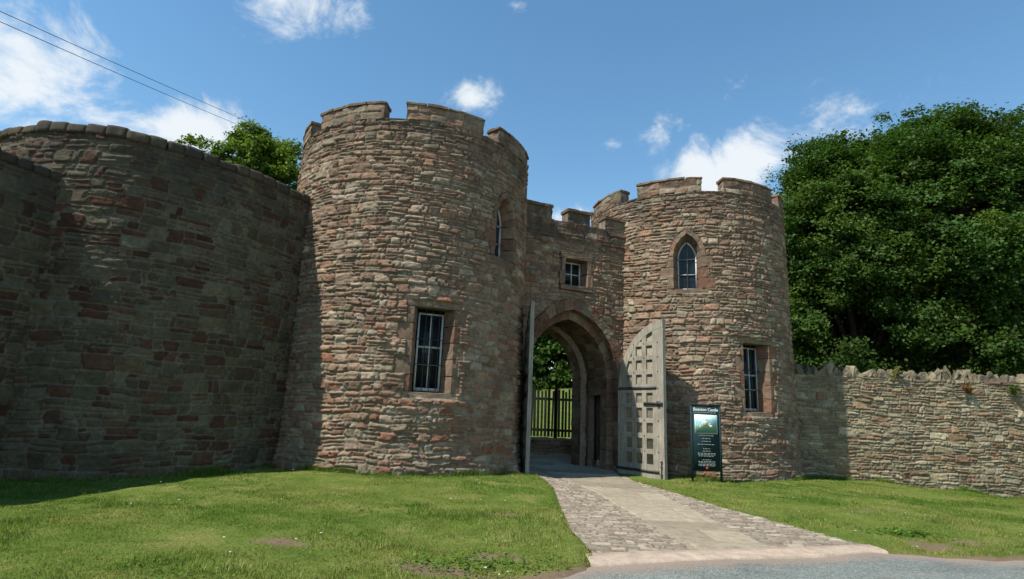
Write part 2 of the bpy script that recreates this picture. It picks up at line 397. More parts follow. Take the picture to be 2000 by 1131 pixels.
def arch_in(s, z, w, zs, za):
    r = za - zs; c = (r * r - w * w) / (2 * w); q = w + c
    return (np.abs(s) < w) & ((z < zs) | (((np.abs(s) + c) ** 2 + (z - zs) ** 2) < q * q))
def arch_pts(w, zs, za, n=8):
    """right side from spring to apex, then mirrored: list left-spring .. apex .. right-spring"""
    r = za - zs; c = (r * r - w * w) / (2 * w); q = w + c; am = math.acos(c / q)
    right = [(-c + q * math.cos(am * k / n), zs + q * math.sin(am * k / n)) for k in range(n + 1)]
    return [(-x, z) for x, z in right] + right[::-1][1:]

def hexa(bm, P, lay=None, c=None, bev=.012):
    """P: 8 corner points (4 front, 4 back, same order)"""
    v = [bm.verts.new(p) for p in P]
    fs = [bm.faces.new([v[i] for i in f]) for f in ((0,1,2,3),(7,6,5,4),(0,4,5,1),(1,5,6,2),(2,6,7,3),(3,7,4,0))]
    return v
def blocks_obj(name, hexes, mat, parent, cols, bev=.014, seed=1):
    """one mesh of many bevelled dressed stones"""
    V = []; Q = []; C = []; n = 0
    bm = bmesh.new(); cl = bm.verts.layers.float_color.new('col')
    for P, c in zip(hexes, cols):
        b2 = bmesh.new(); hexa(b2, P); bmesh.ops.recalc_face_normals(b2, faces=b2.faces)
        bmesh.ops.bevel(b2, geom=list(b2.edges), offset=bev, segments=2, profile=.6, affect='EDGES', clamp_overlap=True)
        bmesh.ops.subdivide_edges(b2, edges=[e for e in b2.edges if e.calc_length() > .09], cuts=3, use_grid_fill=True)
        mp_ = {}
        for v in b2.verts:
            p = v.co
            dn = Vector(v.normal) * (.024 * float(fbm(p.x * 9 + p.y * 4, p.z * 10 + p.y * 6, seed, 3)) - .002)
            nv = bm.verts.new(p + dn); nv[cl] = (*c, 0); mp_[v.index] = nv
        b2.verts.index_update()
        for f in b2.faces:
            try: bm.faces.new([mp_[v.index] for v in f.verts])
            except ValueError: pass
        b2.free()
    return bm_obj(name, bm, mat, parent, smooth=False)
def rcol(rg, pal, lo=.85, hi=1.15):
    return tuple(pal[rg.integers(len(pal))] * rg.uniform(lo, hi))
PAL_D = np.array([(.185,.125,.085),(.168,.108,.072),(.195,.14,.095),(.17,.095,.062),(.162,.118,.08)])

# ------------------------------------------------------------------ round towers
def make_tower(label, C, Rr, z0, zc, zt, seed, win_a, win_z, arc_a, arc_z, mer, redness):
    rg = np.random.default_rng(seed)
    tw = empty('round_tower'); tag(tw, label, 'tower')
    cx, cy = C
    def cyl(s, off, z, a0=0.0):
        a = a0 + s / Rr; r = Rr + off
        return (cx + r * np.sin(a), cy - r * np.cos(a), z)
    A0, A1 = R(-128), R(128)
    nu, nv = int(Rr * (A1 - A0) / .026), int((zc - z0 + .4) / .022)
    a = np.linspace(A0, A1, nu); z = np.linspace(z0 - .35, zc, nv)
    Aa, Z = np.meshgrid(a, z); Sx = Aa * Rr
    H, rr, mm, zb = rubble(Sx, Z, seed, bh=(.13, .28), cw=(.2, .48), lay=(.52, .37, .11), hs=.26, depth=(.018, .06), rough=1.35, warp=1.35)
    # dressed stones: openings and quoins
    wa, wz0, wz1, ww = R(win_a), win_z[0], win_z[1], .54
    aa, az0, azs, aza, aw = R(arc_a), *arc_z
    hexes, cols, jl = [], [], []
    nj = 5; hh = (wz1 - wz0) / nj
    flat = np.zeros(H.shape, bool); hole = np.zeros(H.shape, bool)
    sw, sa = (Aa - wa) * Rr, (Aa - aa) * Rr
    def H8(a0, f, bk, zz0, zz1):
        # f: (s_in, s_out) at the face, bk: at the back; left to right order handled by sign
        P = []
        for (s, o) in ((f, .03), (bk, -.46)):
            P += [cyl(s[0], o, zz0, a0), cyl(s[1], o, zz0, a0), cyl(s[1], o, zz1, a0), cyl(s[0], o, zz1, a0)]
        return P
    g = .004
    for k in range(nj):
        zz0, zz1 = wz0 + k * hh + g, wz0 + (k + 1) * hh - g
        for sg in (-1, 1):
            wd = rg.uniform(.26, .42) if (k + (sg > 0)) % 2 else rg.uniform(.12, .18)
            hexes.append(H8(wa, (sg * ww, sg * (ww + wd)), (sg * .40, sg * (ww + wd)), zz0, zz1)); cols.append(rcol(rg, PAL_D))
            lo, hi = sorted((sg * (ww - .1), sg * (ww + wd)))
            flat |= (sw > lo) & (sw < hi) & (Z > zz0) & (Z < zz1)
    for (za_, zb_, ext) in ((wz1, wz1 + .17, .2), (wz0 - .17, wz0, .18)):
        hexes.append(H8(wa, (-ww - ext, ww + ext), (-ww - ext, ww + ext), za_ + g, zb_ - g)); cols.append(rcol(rg, PAL_D, .95, 1.2))
        flat |= (np.abs(sw) < ww + ext) & (Z > za_) & (Z < zb_)
    hole |= (np.abs(sw) < ww + .03) & (Z > wz0 - .02) & (Z < wz1 + .02)
    n_rect = len(hexes)
    # pointed window
    pin = arch_pts(aw, azs, aza, 4); pout = arch_pts(aw + .15, azs, aza + .2, 4); pbk = arch_pts(aw - .13, azs, aza - .2, 4)
    for k in range(len(pin) - 1):
        P = []
        for (i_, o_, off) in ((pin, pout, .025), (pbk, pout, -.42)):
            P += [cyl(*q) for q in ((i_[k][0], off, i_[k][1], aa), (o_[k][0], off, o_[k][1], aa), (o_[k+1][0], off, o_[k+1][1], aa), (i_[k+1][0], off, i_[k+1][1], aa))]
        hexes.append(P); cols.append(rcol(rg, PAL_D))
    flat |= arch_in(sa, Z, aw + .15, azs, aza + .2) & (Z > azs)
    nj = 3; hh = (azs - az0) / nj
    for k in range(nj):
        zz0, zz1 = az0 + k * hh + g, az0 + (k + 1) * hh - g
        for sg in (-1, 1):
            wd = rg.uniform(.32, .45) if (k + (sg > 0)) % 2 else .2
            hexes.append(H8(aa, (sg * aw, sg * (aw + wd)), (sg * (aw - .13), sg * (aw + wd)), zz0, zz1)); cols.append(rcol(rg, PAL_D))
            lo, hi = sorted((sg * (aw - .1), sg * (aw + wd))); flat |= (sa > lo) & (sa < hi) & (Z > zz0) & (Z < zz1)
    hexes.append(H8(aa, (-aw - .2, aw + .2), (-aw - .2, aw + .2), az0 - .18, az0 - g)); cols.append(rcol(rg, PAL_D))
    flat |= (np.abs(sa) < aw + .2) & (Z > az0 - .18) & (Z < az0)
    hole |= arch_in(sa, Z, aw + .03, azs, aza + .03) & (Z > az0 - .02)
    H = np.where(flat, -.04, H)
    flare = .095 * sst(z0 + .75, z0 - .1, Z) + .012 * (zc - Z)
    r = Rr - .045 + H + flare + .03 * fbm(Sx * .35, Z * .35, seed + 40, 2)
    P = np.stack([cx + r * np.sin(Aa), cy - r * np.cos(Aa), Z], -1)
    hz = (Z - z0) / (zc - z0)
    stain = np.clip(sst(.86, 1.0, hz) * .75 + sst(.06, 0, hz) * .3, 0, 1)
    redf = np.clip(redness - 1.0 * sst(.05, .75, hz) + .35 * sst(R(20), R(75), Aa), 0, 1)
    mfac = np.clip(sst(.3, .62, hz + .25 * fbm(Sx * .6, Z * .6, seed + 60, 3)), 0, 1)[..., None]
    colr = stone_cols(rr, mm, PAL_T, PAL_L, redf, mort=MORT * (1 - mfac) + MORT_DARK * mfac, stain=stain)
    hq = hole[:-1, :-1] | hole[1:, 1:] | hole[1:, :-1] | hole[:-1, 1:]
    mb = MB(); mb.grid(P, ~hq, colr)
    # rest of the shell (back), wall head, inner parapet face and roof
    ab = np.linspace(A1, 2 * math.pi + A0, 40)
    mb.grid(np.stack([np.stack([cx + Rr * np.sin(ab), cy - Rr * np.cos(ab), np.full(40, zz)], -1) for zz in (z0 - .35, zc)]), None, (.27, .2, .15, 0))
    ar = np.linspace(0, 2 * math.pi, 97)
    mb.grid(np.stack([np.stack([cx + q * np.sin(ar), cy - q * np.cos(ar), np.full(97, zz)], -1) for q, zz in ((Rr - .02, zc), (Rr - .48, zc), (Rr - .48, zc - .9), (.05, zc - .85))]), None, (.26, .2, .15, 0))
    mb.build('wall', MAT['tower'], tw)
    # merlons: ashlar face, returns, coping
    for k, (m0, m1) in enumerate(mer):
        m0, m1 = R(m0), R(m1); nu2, nv2 = max(12, int((m1 - m0) * Rr / .03)), 18
        ztop = zt - .11
        av, zv = np.meshgrid(np.linspace(m0, m1, nu2), np.linspace(zc - .01, ztop, nv2))
        Hm, r2, m2, _ = rubble(av * Rr, zv, seed + 100 + k, bh=(.22, .27), cw=(.35, .6), lay=(1, 0, 0), hs=.1, mort=.009, depth=(.02, .035), warp=.5)
        rad = Rr - .03 + Hm
        mm_ = MB(); st = np.full(zv.shape, .55)
        mm_.grid(np.stack([cx + rad * np.sin(av), cy - rad * np.cos(av), zv], -1), None, stone_cols(r2, m2, PAL_T, stain=st))
        for ae, sg in ((m0, 1), (m1, -1)):
            e_ = 0.0
            qo, zz = np.meshgrid(np.linspace(Rr - .46, Rr - .002, 12), np.linspace(zc - .01, ztop, 14))
            He, r3, m3, _ = rubble(qo, zz, seed + 300 + k, bh=(.22, .27), cw=(.35, .6), lay=(1, 0, 0), hs=0, depth=(.005, .012), warp=.3)
            aq = ae + sg * (.012 - He) / Rr
            mm_.grid(np.stack([cx + qo * np.sin(aq), cy - qo * np.cos(aq), zz], -1), None, stone_cols(r3, m3, PAL_T, stain=zz * 0 + .7))
        mm_.grid(np.stack([np.stack([cx + (Rr - .45) * np.sin(av[0]), cy - (Rr - .45) * np.cos(av[0]), av[0] * 0 + q], -1) for q in (zc, ztop)]), None, (.25, .2, .15, .5))
        mo = mm_.build('merlon', MAT['tower'], tw)
        # coping slabs
        cp = []; cc = []; nS = max(2, int(round((m1 - m0) * Rr / .6))); ed = np.linspace(m0 - .012, m1 + .012, nS + 1)
        for q in range(nS):
            e0, e1 = ed[q] + .0012, ed[q + 1] - .0012; tz = zt + rg.uniform(-.012, .012); ov = .04 + rg.uniform(-.012, .012)
            P8 = []
            for off in (ov, -.5):
                for an, zz in ((e0, ztop + .002), (e1, ztop + .002), (e1, tz), (e0, tz)):
                    P8.append((cx + (Rr + off) * math.sin(an), cy - (Rr + off) * math.cos(an), zz - (.03 if off > 0 and zz > ztop + .01 else 0)))
            cp.append(P8); cc.append(rcol(rg, PAL_T[[0, 1, 4, 5]], .6, .95))
        blocks_obj('coping', cp, MAT['dressed'], mo, cc, .012, seed + k)
    # windows
    blocks_obj('window_surround', hexes[:n_rect], MAT['dressed'], tw, cols[:n_rect], .014, seed)
    blocks_obj('pointed_window_surround', hexes[n_rect:], MAT['dressed'], tw, cols[n_rect:], .014, seed)
    def bar(mb, s0, s1, zz0, zz1, o0, o1, a0):
        mb.box((s0, o0, zz0), (s1, o1, zz1), (.6, .6, .6, 0), lambda s, o, q: cyl(s, o, q, a0))
    fw = .385; fz0, fz1 = wz0 + .04, wz1 - .1; mid = fz0 + (fz1 - fz0) * .56
    mb = MB()
    for s0, s1, q0, q1 in ((-fw, -fw + .05, fz0, fz1), (fw - .05, fw, fz0, fz1), (-fw + .05, fw - .05, fz0, fz0 + .08), (-fw + .05, fw - .05, fz1 - .04, fz1),
                           (-fw + .05, fw - .05, mid - .025, mid + .025), (-.014, .014, fz0 + .08, mid - .025), (-.014, .014, mid + .025, fz1 - .04)):
        bar(mb, s0, s1, q0, q1, -.43, -.37, wa)
    bar(mb, -fw + .05, -.02, (fz0 + mid) / 2 + .1, (fz0 + mid) / 2 + .12, -.425, -.385, wa); bar(mb, .02, fw - .05, (fz0 + mid) / 2 + .1, (fz0 + mid) / 2 + .12, -.425, -.385, wa)
    wf = mb.build('window', MAT['white'], tw, False)
    mb = MB(); bar(mb, -fw - .06, fw + .06, fz0 - .06, fz1 + .14, -.46, -.41, wa); mb.build('pane', MAT['glass'], wf, False)
    mb = MB()
    for s in (-.17, .03, .23):
        tube_mb(mb, [cyl(s, -.30, q, wa) for q in np.linspace(wz0 - .03, wz1 + .03, 4)], .011, 6)
    for q in (wz0 + .72, wz0 + 1.38):
        tube_mb(mb, [cyl(s, -.30, q, wa) for s in np.linspace(-.44, .44, 5)], .011, 6)
    mb.build('window_bars', MAT['iron'], wf)
    # pointed sash
    mb = MB(); w2 = aw - .11; zz = az0 + .02; za2 = aza - .19
    po = arch_pts(w2, azs, za2, 6); pi = arch_pts(w2 - .05, azs, za2 - .07, 6)
    V = []; 
    for (p_, q_) in zip(po, pi):
        V += [cyl(p_[0], -.36, p_[1], aa), cyl(q_[0], -.36, q_[1], aa), cyl(q_[0], -.42, q_[1], aa), cyl(p_[0], -.42, p_[1], aa)]
    Q = []
    for k in range(len(po) - 1):
        for j in range(4): Q.append((k*4+j, k*4+(j+1) % 4, k*4+4+(j+1) % 4, k*4+4+j))
    mb.add(V, Q)
    bar(mb, -w2, -w2 + .05, zz, azs, -.42, -.36, aa); bar(mb, w2 - .05, w2, zz, azs, -.42, -.36, aa); bar(mb, -w2 + .05, w2 - .05, zz, zz + .05, -.42, -.36, aa)
    bar(mb, -.013, .013, zz + .05, za2 - .1, -.415, -.365, aa)
    for q in (azs - .02, zz + (azs - zz) * .48): bar(mb, -w2 + .05, w2 - .05, q - .018, q + .018, -.418, -.362, aa)
    wf = mb.build('pointed_window', MAT['white'], tw, False)
    mb = MB(); ext = arch_pts(w2 + .02, azs, za2 + .03, 8)
    outl = [(-w2 - .02, zz - .05)] + ext + [(w2 + .02, zz - .05)]
    bm = bmesh.new(); f = bm.faces.new([bm.verts.new(cyl(p[0], -.405, p[1], aa)) for p in outl]); bmesh.ops.triangulate(bm, faces=bm.faces[:])
    ex = bmesh.ops.extrude_face_region(bm, geom=bm.faces[:])
    nv_ = Vector((-math.sin(aa), math.cos(aa), 0)) * .03
    for v in [q for q in ex['geom'] if isinstance(q, bmesh.types.BMVert)]: v.co += nv_
    bm_obj('pane', bm, MAT['glass'], wf)
    mb = MB(); tube_mb(mb, [cyl(-.01, -.3, q, aa) for q in np.linspace(az0, za2 + .03, 4)], .009, 6)
    for q in (azs - .03, zz + (azs - zz) * .46): tube_mb(mb, [cyl(s, -.3, q, aa) for s in (-aw + .06, 0, aw - .06)], .009, 6)
    mb.build('window_bars', MAT['iron'], wf)
    return tw

C1, R1 = (-3.34, 18.40), 3.705
C2, R2 = (7.023, 23.07), 3.80
ML = [(-176.5,-141.5),(-131.5,-96.5),(-86.5,-51.5),(-41,-6.4),(3.5,38.8),(48,83),(93,128),(138,173)]
MR = [(-174,-139),(-129,-94),(-84.2,-53.2),(-41.6,-6.9),(4.9,39.7),(49.5,84),(94,129),(139,174)]
make_tower('round sandstone tower left of the gate arch, nearer and larger, joined to the shaded wall', C1, R1, 0.0, 9.42, 9.96, 11, 21.6, (2.0, 4.18), 56, (5.96, 7.07, 7.86, .45), ML, .85)
make_tower('round sandstone tower at the right of the gate arch, behind the information board', C2, R2, -.2, 9.58, 10.14, 23, 20.1, (1.96, 4.22), -15, (6.03, 7.18, 8.0, .47), MR, .6)

# ------------------------------------------------------------------ gateway between the towers
E_ = np.array((.91170775, .41083935)); N_ = np.array((.41083935, -.91170775)); M_ = np.array((1.84169, 20.735)) - .1 * E_
def G(u, off, z):
    p = M_ + E_ * u + N_ * off; return (float(p[0]), float(p[1]), float(z))
gw = empty('gateway'); tag(gw, 'battlemented stone gateway with a pointed arch and open oak doors, between the two round towers', 'gateway')
GO = 1.01; AW, AS, AA = 1.84, 2.92, 5.2
rg = np.random.default_rng(5)
u, z = np.linspace(-2.9, 2.9, 230), np.linspace(-.5, 8.3, 400)
Uu, Zz = np.meshgrid(u, z)
H, rr, mm, zb = rubble(Uu, Zz, 77, bh=(.13, .28), cw=(.2, .48), lay=(.52, .37, .11), hs=.26, depth=(.025, .075), rough=1.5, warp=1.35)
flat = arch_in(Uu, Zz, AW + .30, AS, AA + .40) & (Zz > AS)
hole = arch_in(Uu, Zz, AW + .04, AS, AA + .05)
wu, wz0, wz1, whw = 0.08, 6.05, 6.98, .46
flat |= (np.abs(Uu - wu) < whw + .22) & (Zz > wz0 - .2) & (Zz < wz1 + .22)
hole |= (np.abs(Uu - wu) < whw + .03) & (Zz > wz0 - .02) & (Zz < wz1 + .02)
top = Zz > 7.72
H2, rr2, mm2, _ = rubble(Uu, Zz, 78, bh=(.26, .3), cw=(.4, .7), lay=(1, 0, 0), hs=.1, depth=(.03, .045))
H = np.where(top, H2 + .05, H); rr = np.where(top[..., None], rr2, rr); mm = np.where(top, mm2, mm)
H = np.where(flat, -.04, H)
P = M_ + Uu[..., None] * E_ + (GO - .045 + H)[..., None] * N_
P = np.concatenate([P, Zz[..., None]], -1)
stain = np.clip(sst(7.3, 7.9, Zz), 0, 1)
hq = hole[:-1, :-1] | hole[1:, 1:] | hole[1:, :-1] | hole[:-1, 1:]
mb = MB(); mb.grid(P, ~hq, stone_cols(rr, mm, PAL_T, PAL_L, .5, mort=MORT_DARK * 1.4, stain=stain))
def quadG(mb, pts, c=(.25, .19, .14, 0)): mb.add([G(*p) for p in pts], [(0, 1, 2, 3)], c)
quadG(mb, [(-2.9, GO - .03, 8.3), (2.9, GO - .03, 8.3), (2.9, .5, 8.3), (-2.9, .5, 8.3)], (.25, .2, .15, 1))
quadG(mb, [(-2.9, .5, 8.3), (2.9, .5, 8.3), (2.9, .5, 7.4), (-2.9, .5, 7.4)])
quadG(mb, [(-2.9, .5, 7.4), (2.9, .5, 7.4), (2.9, -1.2, 7.4), (-2.9, -1.2, 7.4)])
BW, BS, BA = 1.32, 2.92, 4.72
for o_ in (-.62, -1.2):                      # rear wall of the gate, with its own smaller arch
    pr = arch_pts(BW, BS, BA, 10);
    for k in range(len(pr) - 1):
        quadG(mb, [(pr[k][0], o_, pr[k][1]), (pr[k+1][0], o_, pr[k+1][1]), (pr[k+1][0], o_, 7.4), (pr[k][0], o_, 7.4)])
    for sg in (-1, 1):
        quadG(mb, [(sg * BW, o_, -.5), (sg * 3.2, o_, -.5), (sg * 3.2, o_, 7.4), (sg * BW, o_, 7.4)])
mb.build('wall', MAT['tower'], gw)
# passage lining
mb = MB(); pw = 1.58
for (w_, s_, a_, o0, o1) in ((pw, AS, AA - .3, GO - .33, -.62), (BW, BS, BA, -.62, -1.2)):
    pr = [(-w_, -.5)] + arch_pts(w_, s_, a_, 24) + [(w_, -.5)]
    pr = np.array(pr); sl = np.concatenate([[0], np.cumsum(np.hypot(*np.diff(pr, axis=0).T))])
    ss = np.linspace(0, sl[-1], int(sl[-1] / .04)); px = np.interp(ss, sl, pr[:, 0]); pz = np.interp(ss, sl, pr[:, 1])
    oo = np.linspace(o0, o1, int((o0 - o1) / .04)); SS, OO = np.meshgrid(ss, oo)
    Hh, r3, m3, _ = rubble(OO, SS, 91, bh=(.28, .4), cw=(.35, .7), lay=(.9, .1, 0), hs=.1, depth=(.012, .025))
    k_ = 1 - (Hh) / w_
    PX, PZ = px[None] * k_, pz[None] - Hh * (pz[None] > s_)
    Pq = M_ + PX[..., None] * E_ + OO[..., None] * N_
    door = (PX > 1.0) & (OO < .42) & (OO > -.42) & (PZ < 2.35) & (w_ == pw)
    hq = door[:-1, :-1] | door[1:, 1:]
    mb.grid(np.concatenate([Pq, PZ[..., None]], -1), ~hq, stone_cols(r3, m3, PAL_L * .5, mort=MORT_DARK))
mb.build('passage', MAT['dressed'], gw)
mb = MB()
mb.box((1.86, -.5, -.5), (1.93, .5, 2.4), (.05, .04, .03, 0), lambda a, b, c: G(a, b, c)); 
for k in range(5): mb.box((1.84, -.41 + k * .165, -.2), (1.859, -.255 + k * .165, 2.33), (.05, .04, .03, 0), lambda a, b, c: G(a, b, c))
mb.build('side_door', MAT['darkwood'], gw, False)
# arch orders
hx, hc = [], []
n_ = 9
p1 = arch_pts(AW, AS, AA, n_); p2 = arch_pts(AW + .30, AS, AA + .40, n_); p3 = arch_pts(AW - .06, AS, AA - .07, n_)
p4 = arch_pts(pw, AS, AA - .3, n_)
def ring(i1, o1, off1, off2, i2=None):
    i2 = i2 or i1
    for k in range(len(i1) - 1):
        P8 = []
        for ii, off in ((i1, off1), (i2, off2)):
            P8 += [G(ii[k][0], off, ii[k][1]), G(o1[k][0], off, o1[k][1]), G(o1[k+1][0], off, o1[k+1][1]), G(ii[k+1][0], off, ii[k+1][1])]
        hx.append(P8); hc.append(rcol(rg, PAL_L[[0, 1, 4, 5, 7]], .6, .95))
p2 = [(x * (1 + .06 * float(vn(k * 1.7, 3, 5))), zq * (1 + .03 * float(vn(k * 1.7, 9, 6)))) for k, (x, zq) in enumerate(p2)]
ring(p1, p2, GO + .015, GO - .3)
ring(p4, p2, GO - .305, GO - .7)
nj = 7; hh = (AS + .5) / nj
for k in range(nj):
    z0, z1 = -.5 + k * hh + .004, -.5 + (k + 1) * hh - .004
    for sg in (-1, 1):
        for (w_, f0, f1) in ((AW, GO + .03, GO - .3), (pw, GO - .305, GO - .7)):
            hx.append([G(sg * w_, f0, z0), G(sg * 2.5, f0, z0), G(sg * 2.5, f0, z1), G(sg * w_, f0, z1), G(sg * w_, f1, z0), G(sg * 2.5, f1, z0), G(sg * 2.5, f1, z1), G(sg * w_, f1, z1)])
            hc.append(rcol(rg, PAL_L[[0, 1, 4, 5, 7]], .6, .95))
blocks_obj('arch_stones', hx, MAT['dressed'], gw, hc, .016, 31)
# upper little window
hx, hc = [], []
def hb(u0, u1, z0, z1, i0=None, i1=None, f0=GO + .04, f1=GO - .42):
    hx.append([G(u0, f0, z0), G(u1, f0, z0), G(u1, f0, z1), G(u0, f0, z1), G(u0 if i0 is None else i0, f1, z0), G(u1 if i1 is None else i1, f1, z0), G(u1 if i1 is None else i1, f1, z1), G(u0 if i0 is None else i0, f1, z1)])
    hc.append(rcol(rg, PAL_D, .85, 1.1))
hb(wu - whw - .2, wu + whw + .2, wz1 + .004, wz1 + .22); hb(wu - whw - .18, wu + whw + .18, wz0 - .18, wz0 - .004)
for k in range(2):
    z0, z1 = wz0 + k * .465 + .004, wz0 + (k + 1) * .465 - .004
    hb(wu - whw - .22 + .08 * k, wu - whw, z0, z1, None, wu - whw + .1); hb(wu + whw, wu + whw + .2 - .06 * k, z0, z1, wu + whw - .1, None)
blocks_obj('window_surround', hx, MAT['dressed'], gw, hc, .014, 33)
mb = MB(); fo0, fo1 = GO - .40, GO - .34; w0, w1, q0, q1 = wu - .37, wu + .37, wz0 + .02, wz1 - .02
gl = lambda a, b, c: G(a, b, c)
for b_ in ((w0, w0 + .05, q0, q1), (w1 - .05, w1, q0, q1), (w0 + .05, w1 - .05, q0, q0 + .06), (w0 + .05, w1 - .05, q1 - .05, q1), (wu - .016, wu + .016, q0 + .06, q1 - .05), (w0 + .05, w1 - .05, (q0 + q1) / 2 - .016, (q0 + q1) / 2 + .016)):
    z2 = .002 if b_[1] - b_[0] > .3 else 0
    mb.box((b_[0], fo0 - z2, b_[2]), (b_[1], fo1 + z2, b_[3]), (.6, .6, .6, 0), gl)
wf = mb.build('window', MAT['white'], gw, False)
mb = MB(); mb.box((w0 - .05, fo0 - .03, q0 - .04), (w1 + .05, fo0 + .02, q1 + .04), (0, 0, 0, 0), gl); mb.build('pane', MAT['glass'], wf, False)
# merlons
for k, (m0, m1) in enumerate(((-2.3, -.95), (-.30, .62), (1.27, 2.5))):
    uu, zz = np.meshgrid(np.linspace(m0, m1, 40), np.linspace(8.29, 8.72, 16))
    Hm, r2, m2, _ = rubble(uu, zz, 130 + k, bh=(.21, .24), cw=(.35, .55), lay=(1, 0, 0), hs=.1, depth=(.02, .035), warp=.5)
    q = M_ + uu[..., None] * E_ + (GO - .02 + Hm)[..., None] * N_
    mb = MB(); mb.grid(np.concatenate([q, zz[..., None]], -1), None, stone_cols(r2, m2, PAL_T, stain=zz * 0 + .95))
    for ue in (m0 + .004, m1 - .004):
        oo, zz2 = np.meshgrid(np.linspace(GO - .45, GO, 10), np.linspace(8.29, 8.72, 10))
        He = .01 * fbm(oo * 9, zz2 * 9, k, 3); q = M_ + (ue + He)[..., None] * E_ + oo[..., None] * N_
        mb.grid(np.concatenate([q, zz2[..., None]], -1), None, (.27, .21, .155, .6))
    quadG(mb, [(m0, GO - .45, 8.29), (m1, GO - .45, 8.29), (m1, GO - .45, 8.72), (m0, GO - .45, 8.72)])
    mo = mb.build('merlon', MAT['tower'], gw)
    hx, hc = [], []; nS = 2; ed = np.linspace(m0 - .04, m1 + .04, nS + 1)
    for j in range(nS): hb(ed[j] + .004, ed[j + 1] - .004, 8.722, 8.84, None, None, GO + .06, GO - .49)
    blocks_obj('coping', hx, MAT['dressed'], mo, [rcol(rg, PAL_T[[1, 4, 7]], .6, .8) for _ in hx], .014, 60 + k)

